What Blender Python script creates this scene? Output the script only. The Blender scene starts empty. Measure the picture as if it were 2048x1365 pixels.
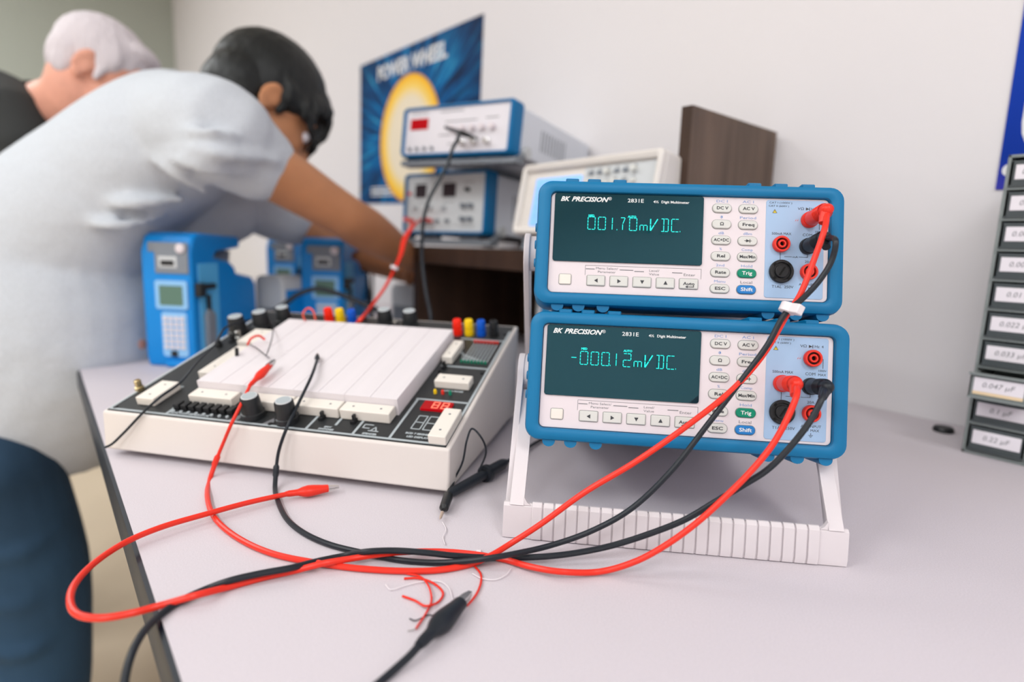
import bpy, bmesh, math, random
from mathutils import Vector, Matrix, Euler
random.seed(4)
PI = math.pi
scene = bpy.context.scene
COL = scene.collection
T = 0.9                                   # bench top height; bench coordinates have z = 0 on the bench top

# ---------------------------------------------------------------- camera
FPX, CH, YAW, PIT, ROL = 1181.6, 0.2358, 0.6775, 0.16, 0.0331
FW = Vector((-math.cos(YAW)*math.cos(PIT), math.sin(YAW)*math.cos(PIT), -math.sin(PIT)))
RT0 = Vector((math.sin(YAW), math.cos(YAW), 0))
UP0 = RT0.cross(FW)
RT = RT0*math.cos(ROL) + UP0*math.sin(ROL)
UP = UP0*math.cos(ROL) - RT0*math.sin(ROL)
CO = Vector((0, 0, CH))
cam = bpy.data.objects.new('camera', bpy.data.cameras.new('camera'))
COL.objects.link(cam)
cam.matrix_world = Matrix(((RT.x, UP.x, -FW.x, 0), (RT.y, UP.y, -FW.y, 0), (RT.z, UP.z, -FW.z, CH+T), (0, 0, 0, 1)))
cam.data.sensor_width = 36
cam.data.lens = FPX/2048*36
cam.data.clip_start = 0.02
cam.data.dof.use_dof = True
cam.data.dof.focus_distance = 0.485
cam.data.dof.aperture_fstop = 2.6
scene.camera = cam

# ---------------------------------------------------------------- world, lights, exposure
w = bpy.data.worlds.new('world'); scene.world = w; w.use_nodes = True
w.node_tree.nodes['Background'].inputs[0].default_value = (1.0, 0.985, 0.99, 1)
w.node_tree.nodes['Background'].inputs[1].default_value = 0.75
scene.view_settings.view_transform = 'Standard'
scene.view_settings.look = 'None'
scene.view_settings.exposure = -0.27
scene.view_settings.gamma = 1.0
scene.view_settings.use_curve_mapping = False
def area(name, loc, rot, sx, sy, e, col=(1, 1, 1)):
    l = bpy.data.lights.new(name, 'AREA'); l.shape = 'RECTANGLE'; l.size = sx; l.size_y = sy; l.energy = e; l.color = col
    o = bpy.data.objects.new(name, l); COL.objects.link(o); o.location = loc; o.rotation_euler = rot
    return o
LIGHTS = [(1.85, -0.3), (0.9, -1.9), (-0.9, -1.7), (-2.9, -1.3), (-4.7, -1.3), (1.1, -3.8), (-0.9, -3.8)]  # first entry is an added fill to brighten the right wall and bench
for i, (x, y) in enumerate(LIGHTS):
    area('ceiling_and_fill_lamp', (x, y, 3.22), (0, 0, 0), 1.2, 0.6, 41.5, (0.95, 0.985, 1))

# ---------------------------------------------------------------- pixel helpers (bench coordinates)
def ray(px, py): return FW + RT*((px-1024)/FPX) + UP*((682.5-py)/FPX)
def onz(px, py, z=0.0): d = ray(px, py); return CO + d*((z-CH)/d.z)
def ony(px, py, y): d = ray(px, py); return CO + d*(y/d.y)
def dep(px, py, t): return CO + ray(px, py)*t
TP = (Vector((-.7392, .042, .008)), .6739, .386, .28, .118)     # trainer: corner, yaw, width, depth, rear height
TA = math.atan((.118-.04)/.28)
TRZ = Matrix.Rotation(TP[1], 4, 'Z')
TMAT = Matrix.Translation(TP[0]) @ TRZ @ Matrix.Translation((0, 0, .04)) @ Matrix.Rotation(TA, 4, 'X')   # trainer panel frame
def onfront(px, py, off=.004):     # just in front of the trainer's front face
    R3 = TRZ.to_3x3(); n = R3 @ Vector((0, 1, 0)); p0 = TP[0] - n*off; d = ray(px, py); return CO + d*((p0-CO).dot(n)/d.dot(n))
def ontop(px, py, lift=0.0):
    n = (TMAT.to_3x3() @ Vector((0, 0, 1))); p0 = TMAT @ Vector((0, 0, lift))
    d = ray(px, py); return CO + d*((p0-CO).dot(n)/d.dot(n))

# ---------------------------------------------------------------- materials
def mat(name, col, rough=.5, metal=0.0, spec=.3, emit=None, es=1.0, noise=None, bump=None, coat=0, sheen=0, trans=0, sss=0):
    m = bpy.data.materials.new(name); m.use_nodes = True; nt = m.node_tree; b = nt.nodes['Principled BSDF']
    c = (*col, 1)
    b.inputs['Base Color'].default_value = c; b.inputs['Roughness'].default_value = rough; b.inputs['Metallic'].default_value = metal
    b.inputs['Specular IOR Level'].default_value = spec
    if coat: b.inputs['Coat Weight'].default_value = coat; b.inputs['Coat Roughness'].default_value = .05
    if sheen: b.inputs['Sheen Weight'].default_value = sheen
    if trans: b.inputs['Transmission Weight'].default_value = trans
    if sss:
        b.inputs['Subsurface Weight'].default_value = sss; b.inputs['Subsurface Radius'].default_value = (.01, .004, .002)
    if emit: b.inputs['Emission Color'].default_value = (*emit, 1); b.inputs['Emission Strength'].default_value = es
    if noise or bump:
        tc = nt.nodes.new('ShaderNodeTexCoord')
    if noise:
        sc, amt = noise[0], noise[1]
        n = nt.nodes.new('ShaderNodeTexNoise'); n.inputs['Scale'].default_value = sc; n.inputs['Detail'].default_value = 4
        nt.links.new(tc.outputs['Object'], n.inputs['Vector'])
        if len(noise) > 2:
            mp = nt.nodes.new('ShaderNodeMapping'); mp.inputs['Scale'].default_value = noise[2]
            nt.links.new(tc.outputs['Object'], mp.inputs[0]); nt.links.new(mp.outputs[0], n.inputs['Vector'])
        r = nt.nodes.new('ShaderNodeValToRGB'); r.color_ramp.elements[0].position = .35; r.color_ramp.elements[1].position = .65
        r.color_ramp.elements[0].color = (*[max(0, x*(1-amt)) for x in col], 1); r.color_ramp.elements[1].color = (*[min(1, x*(1+amt)) for x in col], 1)
        nt.links.new(n.outputs['Fac'], r.inputs[0]); nt.links.new(r.outputs[0], b.inputs['Base Color'])
    if bump:
        n2 = nt.nodes.new('ShaderNodeTexNoise'); n2.inputs['Scale'].default_value = bump[0]; n2.inputs['Detail'].default_value = 3
        if len(bump) > 3:
            mp2 = nt.nodes.new('ShaderNodeMapping'); mp2.inputs['Scale'].default_value = bump[3]
            nt.links.new(tc.outputs['Object'], mp2.inputs[0]); nt.links.new(mp2.outputs[0], n2.inputs['Vector'])
        else: nt.links.new(tc.outputs['Object'], n2.inputs['Vector'])
        bp = nt.nodes.new('ShaderNodeBump'); bp.inputs['Strength'].default_value = bump[1]; bp.inputs['Distance'].default_value = bump[2]
        nt.links.new(n2.outputs['Fac'], bp.inputs['Height']); nt.links.new(bp.outputs[0], b.inputs['Normal'])
    return m
def srgb(r, g, b):
    f = lambda c: (c/255/12.92) if c/255 <= .04045 else ((c/255+.055)/1.055)**2.4
    return (f(r), f(g), f(b))
M = {}
M['wall'] = mat('white_wall_paint', srgb(226, 222, 224), .75, bump=(60, .08, .002))
M['wall_grey'] = mat('grey_green_wall_paint', srgb(172, 177, 168), .8, bump=(60, .08, .002))
M['floor'] = mat('beige_vinyl_floor', srgb(222, 204, 180), .3, noise=(2, .06))
M['ceiling'] = mat('ceiling_tile_white', srgb(230, 228, 224), .9)
M['laminate'] = mat('speckled_grey_laminate', srgb(206, 198, 204), .55, spec=.25, noise=(900, .045), bump=(700, .05, .0004))
M['edge'] = mat('black_edge_vinyl', srgb(20, 26, 36), .35, spec=.2)
M['bench_leg'] = mat('bench_beige_metal', srgb(170, 160, 145), .5)
M['blue'] = mat('blue_rubber', srgb(6, 110, 158), .45, spec=.3)
M['blue_side'] = mat('blue_bezel_plastic', srgb(0, 105, 160), .4)
M['bright_blue'] = mat('bright_blue_plastic', srgb(10, 132, 210), .35)
M['sky_blue'] = mat('light_blue_side_plastic', srgb(90, 180, 232), .35)
M['pale_blue'] = mat('pale_blue_keypad', srgb(140, 190, 232), .5)
M['body'] = mat('light_grey_metal_case', srgb(220, 224, 233), .5)
M['white_pl'] = mat('warm_white_plastic', srgb(221, 211, 215), .45)
M['handle'] = mat('white_handle_plastic', srgb(216, 208, 211), .42)
M['btn'] = mat('grey_white_button', srgb(208, 208, 204), .45)
M['btn_green'] = mat('green_button', srgb(0, 132, 102), .4)
M['btn_blue'] = mat('blue_button', srgb(35, 120, 190), .4)
M['btn_edge'] = mat('button_shadow_gap', srgb(150, 150, 148), .6)
M['inpanel'] = mat('light_blue_overlay', srgb(160, 187, 218), .4)
M['glass'] = mat('display_window_teal', (.006, .026, .037), .05, spec=.75); M['glass'].node_tree.nodes['Principled BSDF'].inputs['Specular Tint'].default_value = (.35, .85, 1, 1)  # teal filter; base colour also lifted to stand in for reflected haze
M['vfd'] = mat('cyan_display_segments', (.0, .3, .3), .5, emit=(.02, .85, .72), es=.95)
M['ink'] = mat('dark_grey_ink', srgb(64, 66, 70), .6)
M['ink_blue'] = mat('blue_ink', srgb(120, 150, 200), .6)
M['ink_grey'] = mat('grey_ink', srgb(120, 120, 124), .6)
M['ink_white'] = mat('white_ink', srgb(225, 225, 225), .6)
M['ink_red'] = mat('red_ink', srgb(220, 90, 70), .6)
M['ink_yellow'] = mat('yellow_ink', srgb(232, 205, 60), .6)
M['red_jack'] = mat('red_jack_plastic', srgb(225, 52, 38), .4)
M['dark_jack'] = mat('dark_jack_ring', srgb(50, 14, 14), .5)
M['black'] = mat('black_plastic', srgb(34, 35, 37), .4)
M['hole'] = mat('dark_hole', (.004, .004, .004), .8)
M['red_rubber'] = mat('red_cable_rubber', srgb(228, 50, 34), .34)
M['black_rubber'] = mat('black_cable_rubber', srgb(30, 35, 42), .4)
M['steel'] = mat('nickel_steel', (.62, .61, .6), .25, metal=1)
M['brass'] = mat('brass', (.6, .5, .3), .35, metal=1)
M['copper'] = mat('bare_wire', srgb(200, 180, 165), .35, metal=.6)
M['tie'] = mat('white_nylon', srgb(228, 220, 224), .4)
M['cream'] = mat('cream_case_plastic', srgb(219, 211, 206), .5)
M['bread'] = mat('breadboard_white', srgb(222, 215, 218), .55)
M['hole_lt'] = mat('shaded_hole', srgb(204, 200, 202), .8)
M['socket'] = mat('socket_ivory', srgb(228, 221, 212), .5)
M['panel_blk'] = mat('black_panel_anodised', srgb(44, 46, 48), .4)
M['frame_ln'] = mat('panel_line_silver', srgb(170, 178, 182), .45)
M['knob'] = mat('black_knob', srgb(38, 40, 42), .35)
M['knob_cap'] = mat('silver_knob_cap', srgb(214, 217, 220), .3, metal=.3)
M['post_red'] = mat('red_post', srgb(250, 40, 18), .35)
M['post_yel'] = mat('yellow_post', srgb(250, 208, 20), .35)
M['post_blu'] = mat('blue_post', srgb(8, 88, 200), .35)
M['led_bg'] = mat('red_display_filter', srgb(90, 0, 4), .3, spec=.15, emit=(.75, .0, .006), es=.6)
M['led_seg'] = mat('red_led_segments', (.8, .1, .05), .4, emit=(1, .3, .2), es=1.2)
M['led_green'] = mat('green_led', srgb(20, 130, 100), .3)
M['wood'] = mat('walnut_laminate', srgb(98, 80, 68), .5, noise=(9, .28, (3, 3, .35)))
M['wood_dk'] = mat('walnut_edge_and_shade', srgb(62, 44, 34), .5, noise=(9, .2, (3, 3, .35)))  # dark edge walnut, darkened further to carry the shade inside the riser
M['scope'] = mat('warm_grey_scope_plastic', srgb(222, 216, 210), .5)
M['screen'] = mat('blue_screen', (.2, .4, .8), .3, emit=(.26, .52, 1), es=.7)
M['lcd'] = mat('green_grey_lcd', srgb(92, 122, 108), .3)
M['dark_win'] = mat('dark_display_window', srgb(58, 50, 54), .25)
M['grey_mid'] = mat('mid_grey_plastic', srgb(128, 134, 142), .5)
M['grey_lt'] = mat('light_grey_panel', srgb(200, 203, 205), .5)
M['white_face'] = mat('white_instrument_face', srgb(220, 216, 222), .5)
M['rack'] = mat('grey_cabinet_plastic', srgb(130, 137, 136), .45)
M['drawer'] = mat('smoky_drawer_plastic', srgb(76, 82, 84), .3)
M['paper'] = mat('white_paper_label', srgb(232, 226, 232), .7)
M['paper_edge'] = mat('cream_paper_label', srgb(232, 208, 170), .7)
M['skin'] = mat('tan_skin', srgb(188, 130, 92), .5, sss=.08, noise=(12, .08))
M['skin_old'] = mat('pink_skin', srgb(222, 160, 138), .5, sss=.08, noise=(14, .1))
M['tee'] = mat('heather_grey_cotton', srgb(194, 199, 206), .85, noise=(350, .05), bump=(5, .55, .02, (1, 1, 1.8)))
M['jeans'] = mat('dark_blue_denim', srgb(38, 64, 88), .8, noise=(2.2, .35), bump=(9, .4, .01))
M['polo'] = mat('charcoal_polo_cotton', srgb(58, 60, 60), .85, bump=(9, .4, .01))
M['trousers'] = mat('black_trousers', srgb(30, 32, 36), .8)
M['hair_blk'] = mat('black_hair', srgb(20, 23, 24), .45, bump=(70, .6, .006, (1, 1, .25)))
M['hair_wht'] = mat('white_hair', srgb(208, 200, 205), .7, bump=(90, .7, .006, (1, 1, .3)))
M['lens'] = mat('spectacle_lens', (.9, .95, .95), .05, trans=.9)

# ---------------------------------------------------------------- mesh builder
class MB:
    def __init__(s): s.v = []; s.f = []; s.mi = []; s.m = 0; s.X = Matrix.Identity(4)
    def add(s, vs, fs, m=None):
        k = len(s.v); s.v += [s.X @ Vector(p) for p in vs]
        for f in fs: s.f.append([i+k for i in f]); s.mi.append(s.m if m is None else m)
    def box(s, a, b, m=None):
        x0, y0, z0 = a; x1, y1, z1 = b
        s.add([(x0,y0,z0),(x1,y0,z0),(x1,y1,z0),(x0,y1,z0),(x0,y0,z1),(x1,y0,z1),(x1,y1,z1),(x0,y1,z1)],
              [(0,3,2,1),(4,5,6,7),(0,1,5,4),(1,2,6,5),(2,3,7,6),(3,0,4,7)], m)
    def loops(s, Ls, m=None, cap0=True, cap1=True, close=False):
        n = len(Ls[0]); vs = [p for L in Ls for p in L]; fs = []
        R_ = len(Ls) if close else len(Ls)-1
        for i in range(R_):
            j = (i+1) % len(Ls)
            for k in range(n):
                l = (k+1) % n; fs.append((i*n+k, i*n+l, j*n+l, j*n+k))
        if not close:
            if cap0: fs.append(tuple(range(n-1, -1, -1)))
            if cap1: fs.append(tuple((len(Ls)-1)*n+k for k in range(n)))
        s.add(vs, fs, m)
    def lathe(s, prof, axis=('z'), c=(0,0,0), n=24, m=None, cap0=True, cap1=True):
        # prof: list of (r, h)
        Ls = []
        for r, h in prof:
            L = []
            for k in range(n):
                a = 2*PI*k/n; x, y = r*math.cos(a), r*math.sin(a)
                if axis == 'z': p = (c[0]+x, c[1]+y, c[2]+h)
                elif axis == 'y': p = (c[0]+x, c[1]+h, c[2]-y)      # h along +y
                else: p = (c[0]+h, c[1]+x, c[2]+y)
                L.append(p)
            Ls.append(L)
        s.loops(Ls, m, cap0, cap1)
    def tube(s, pts, r, n=10, m=None, cap=True):
        pts = [Vector(p) for p in pts]; Ls = []; N = len(pts); nrm = None
        for i, p in enumerate(pts):
            t = (pts[min(i+1, N-1)]-pts[max(i-1, 0)]).normalized()
            if nrm is None:
                nrm = t.orthogonal().normalized()
            else:
                nrm = (nrm - t*nrm.dot(t)); nrm = nrm.normalized() if nrm.length > 1e-9 else t.orthogonal().normalized()
            b = t.cross(nrm); rr = r[i] if isinstance(r, (list, tuple)) else r
            Ls.append([p+nrm*(rr*math.cos(2*PI*k/n))+b*(rr*math.sin(2*PI*k/n)) for k in range(n)])
        s.loops(Ls, m, cap, cap)
    def prism(s, poly, y0, y1, m=None):          # polygon in x,z extruded along y
        s.loops([[(x, y0, z) for x, z in poly], [(x, y1, z) for x, z in poly]], m)
    def build(s, name, mats, parent=None, bevel=0, seg=2, smooth=35, label=None, kind=None, matrix=None):
        me = bpy.data.meshes.new(name); me.from_pydata([tuple(p) for p in s.v], [], s.f)
        if not isinstance(mats, (list, tuple)): mats = [mats]
        for mm in mats: me.materials.append(M[mm] if isinstance(mm, str) else mm)
        me.polygons.foreach_set('material_index', s.mi)
        bm = bmesh.new(); bm.from_mesh(me); bmesh.ops.recalc_face_normals(bm, faces=bm.faces); bm.to_mesh(me); bm.free()
        me.polygons.foreach_set('use_smooth', [True]*len(me.polygons)); me.set_sharp_from_angle(angle=math.radians(smooth))
        me.update()
        o = bpy.data.objects.new(name, me); COL.objects.link(o)
        if parent: o.parent = parent
        if matrix is not None: o.matrix_local = matrix
        if bevel:
            bv = o.modifiers.new('bevel', 'BEVEL'); bv.width = bevel; bv.segments = seg; bv.limit_method = 'ANGLE'; bv.angle_limit = math.radians(40); bv.harden_normals = False
        if label: o['label'] = label
        if kind: o['kind'] = kind
        return o
def root(name, label, cat, loc=(0,0,0), rot=(0,0,0), group=None, scale=1):
    o = bpy.data.objects.new(name, None); COL.objects.link(o); o.empty_display_size = .02
    o.location = (loc[0], loc[1], loc[2]+T); o.rotation_euler = rot
    o['label'] = label; o['category'] = cat
    if group: o['group'] = group
    return o
def tag(o, label, cat, group=None):
    o['label'] = label; o['category'] = cat
    if group: o['group'] = group
    return o
def rrect(x0, z0, x1, z1, r, y, n=6):
    out = []
    for cx, cz, a0 in ((x1-r, z1-r, 0), (x0+r, z1-r, PI/2), (x0+r, z0+r, PI), (x1-r, z0+r, 3*PI/2)):
        for k in range(n+1):
            a = a0+PI/2*k/n; out.append((cx+r*math.cos(a), y, cz+r*math.sin(a)))
    return out
def plate(mb, x0, z0, x1, z1, r, yb, yf, bev=.0004, m=None):
    # rounded plate facing -y; yb = back, yf = front (yf < yb)
    mb.loops([rrect(x0,z0,x1,z1,r,yb), rrect(x0,z0,x1,z1,r,yf+bev), rrect(x0+bev,z0+bev,x1-bev,z1-bev,max(r-bev,1e-5),yf)], m)
def text_mesh(txt, size, align='CENTER', bold=0.0, shear=0.0, extrude=.00005, spacing=1.0, width=None):
    cu = bpy.data.curves.new('t', 'FONT'); cu.body = txt; cu.size = size; cu.align_x = align; cu.align_y = 'CENTER'
    cu.offset = bold; cu.shear = shear; cu.extrude = extrude; cu.resolution_u = 2; cu.space_character = spacing
    o = bpy.data.objects.new('t', cu); COL.objects.link(o); bpy.context.view_layer.update()
    dg = bpy.context.evaluated_depsgraph_get(); me = bpy.data.meshes.new_from_object(o.evaluated_get(dg))
    vs = [v.co.copy() for v in me.vertices]; fs = [tuple(p.vertices) for p in me.polygons]
    bpy.data.objects.remove(o); bpy.data.curves.remove(cu); bpy.data.meshes.remove(me)
    if width and vs:
        w0 = max(v.x for v in vs)-min(v.x for v in vs); k = width/max(w0, 1e-6)
        for v in vs: v.x *= k
    return vs, fs
def put_text(mb, txt, x, z, y, size, m=None, **k):   # on a plane facing -y
    vs, fs = text_mesh(txt, size, **k)
    mb.add([(x+v.x, y-v.z, z+v.y) for v in vs], fs, m)
def put_text_top(mb, txt, x, y, z, size, m=None, rot=0, **k):   # lying on a plane facing +z
    vs, fs = text_mesh(txt, size, **k); c, s_ = math.cos(rot), math.sin(rot)
    mb.add([(x+v.x*c-v.y*s_, y+v.x*s_+v.y*c, z+v.z) for v in vs], fs, m)
def catmull(P, sub=10):
    P = [Vector(p) for p in P]; out = []
    for i in range(len(P)-1):
        p0 = P[i-1] if i > 0 else P[0]*2-P[1]; p1 = P[i]; p2 = P[i+1]; p3 = P[i+2] if i+2 < len(P) else P[-1]*2-P[-2]
        d1 = max((p1-p0).length, 1e-5)**.5; d2 = max((p2-p1).length, 1e-5)**.5; d3 = max((p3-p2).length, 1e-5)**.5
        m1 = (p1-p0)/d1-(p2-p0)/(d1+d2)+(p2-p1)/d2; m2 = (p2-p1)/d2-(p3-p1)/(d2+d3)+(p3-p2)/d3
        m1 *= d2; m2 *= d2
        for k in range(sub):
            t = k/sub
            out.append(p1*(2*t**3-3*t*t+1)+m1*(t**3-2*t*t+t)+p2*(-2*t**3+3*t*t)+m2*(t**3-t*t))
    out.append(P[-1]); return out
def zT(p): return Vector((p[0], p[1], p[2]+T))

# ---------------------------------------------------------------- setting
def struct(name, mb, m, **k):
    o = mb.build(name, m, **k); o['kind'] = 'structure'; return o
XL, XR, YF, YB, HC = -5.85, 2.6, -5.0, 1.0242, 3.3
b = MB(); b.box((XL-.2, YF, -.1), (XR, YB+.15, 0)); struct('floor', b, 'floor')
b = MB(); b.box((XL-.2, YB, 0), (XR, YB+.15, HC)); struct('wall_back', b, 'wall')
b = MB(); b.box((XL-.2, YF, 0), (XL, YB, HC)); struct('wall_left', b, 'wall_grey')
b = MB(); b.box((XL-.2, YF, HC), (XR, YB+.15, HC+.1)); struct('ceiling', b, 'ceiling')
b = MB(); b.box((XR, YF-.15, 0), (XR+.15, YB+.15, HC)); struct('wall_right', b, 'wall')
b = MB(); b.box((XL-.2, YF-.15, 0), (XR, YF, HC)); struct('wall_front', b, 'wall')
b = MB(); b.box((XL, YB-.012, 0), (XR, YB, .1)); struct('baseboard_back', b, 'bench_leg')
# ---------------------------------------------------------------- bench
bench = root('lab_bench', 'long lab bench with speckled pale laminate top and black front edge', 'bench', (-1.4, .5, -T))
bench.location = (0, 0, 0)
EY = .040
b = MB(); b.box((-3.6, EY+.004, T-.032), (1.3, YB-.001, T)); b.build('benchtop', 'laminate', bench)
b = MB(); prof = [(EY+.004, T-.001), (EY+.001, T-.0018), (EY-.0005, T-.006), (EY-.0005, T-.03), (EY+.004, T-.034)]
b.loops([[(x, y, z) for y, z in prof] for x in (-3.6, 1.3)]); b.build('edge_band', 'edge', bench)
for x in (-3.5, -2.0, .2, 1.2):
    for y in (.28, .95):
        b = MB(); b.box((x-.03, y-.03, .001), (x+.03, y+.03, T-.032)); b.build('leg', 'bench_leg', bench, bevel=.003)
b = MB(); b.box((-3.47, .94, .3), (1.17, .96, .5)); b.build('rear_panel', 'bench_leg', bench)

# ---------------------------------------------------------------- bench multimeters
SEG = {'0': 'abcdef', '1': 'M', '2': 'abged', '7': 'aT', '-': 'g'}
def digits(mb, txt, x0, z0, lower):
    Wd, Hd, st = .0060, .0106, .0007
    k = 0
    def bar(ax, az, bx, bz, th=st):
        d = Vector((bx-ax, bz-az)); L = d.length; d /= L; n = Vector((-d.y, d.x))*th/2; g = d*.0003
        P = [Vector((ax, az))+g-n, Vector((bx, bz))-g-n, Vector((bx, bz))-g+n, Vector((ax, az))+g+n]
        mb.add([(p.x+.08*(p.y-z0)*0, -.0025, p.y) for p in P], [(0, 1, 2, 3)])
    def dashed(ax, az, bx, bz, n=3):
        for i in range(n):
            t0, t1 = i/n, (i+1)/n; bar(ax+(bx-ax)*t0, az+(bz-az)*t0, ax+(bx-ax)*t1, az+(bz-az)*t1)
    for ch in txt:
        x = x0+k*.0087; z = z0
        if ch == '.':
            xx = x0+(k-1)*.0087+Wd+.001; bar(xx-.0005, z+.0003, xx+.0006, z+.0003, .0011); continue
        if ch in '02':
            s_ = SEG[ch]
            if 'a' in s_: dashed(x, z+Hd, x+Wd, z+Hd, 2)
            if 'd' in s_: dashed(x, z, x+Wd, z, 2)
            if 'b' in s_: dashed(x+Wd, z+Hd/2, x+Wd, z+Hd, 2)
            if 'c' in s_: dashed(x+Wd, z, x+Wd, z+Hd/2, 2)
            if 'e' in s_: dashed(x, z, x, z+Hd/2, 2)
            if 'f' in s_: dashed(x, z+Hd/2, x, z+Hd, 2)
            if 'g' in s_: dashed(x, z+Hd/2, x+Wd, z+Hd/2, 2)
        elif ch == '1': bar(x+Wd/2, z, x+Wd/2, z+Hd/2); bar(x+Wd/2, z+Hd/2, x+Wd/2, z+Hd)
        elif ch == '7': bar(x+.001, z+Hd, x+Wd-.001, z+Hd); bar(x+Wd-.001, z+Hd, x+Wd/2, z+Hd/2); bar(x+Wd/2, z+Hd/2, x+Wd/2, z)
        elif ch == 'm':
            bar(x, z, x, z+Hd*.45); bar(x+Wd/2, z, x+Wd/2, z+Hd*.45); bar(x+Wd, z, x+Wd, z+Hd*.45); bar(x, z+Hd*.45, x+Wd/2, z+Hd*.45); bar(x+Wd/2, z+Hd*.45, x+Wd, z+Hd*.45)
        elif ch == 'V': bar(x, z, x, z+Hd/2, .0010); bar(x, z+Hd/2, x, z+Hd, .0010); bar(x, z, x+Wd/2, z+Hd/2, .0010); bar(x+Wd/2, z+Hd/2, x+Wd, z+Hd, .0010)
        elif ch == 'D':
            dashed(x, z+Hd, x+Wd, z+Hd, 2); dashed(x, z, x+Wd, z, 2); bar(x+Wd, z, x+Wd, z+Hd/2); bar(x+Wd, z+Hd/2, x+Wd, z+Hd)
            bar(x+Wd*.38, z, x+Wd*.38, z+Hd/2); bar(x+Wd*.38, z+Hd/2, x+Wd*.38, z+Hd)
        elif ch == 'C': dashed(x, z+Hd, x+Wd, z+Hd, 2); dashed(x, z, x+Wd, z, 2); bar(x, z, x, z+Hd/2); bar(x, z+Hd/2, x, z+Hd)
        elif ch == '-': bar(x+.001, z+Hd/2, x+Wd-.0002, z+Hd/2)
        k += 1
def jack(parent, x, z, red=True, name='input_jack', y=.0035):
    b = MB(); n = 28
    b.lathe([(.0068, y), (.0068, y-.0035), (.0064, y-.0042), (.0050, y-.0042), (.0050, y-.0012)], 'y', (x, 0, z), n, 0, False, False)
    b.lathe([(.0050, y-.0012), (.0034, y-.0012)], 'y', (x, 0, z), n, 1, False, False)
    b.lathe([(.0034, y-.0012), (.0034, y-.0040), (.0031, y-.0044), (.0019, y-.0044), (.0019, y-.001)], 'y', (x, 0, z), n, 0, False, False)
    b.lathe([(.0019, y-.001), (.0001, y-.001)], 'y', (x, 0, z), n, 2, False, False)
    b.build(name, ['red_jack', 'dark_jack', 'hole'] if red else ['black', 'hole', 'hole'], parent)
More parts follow.
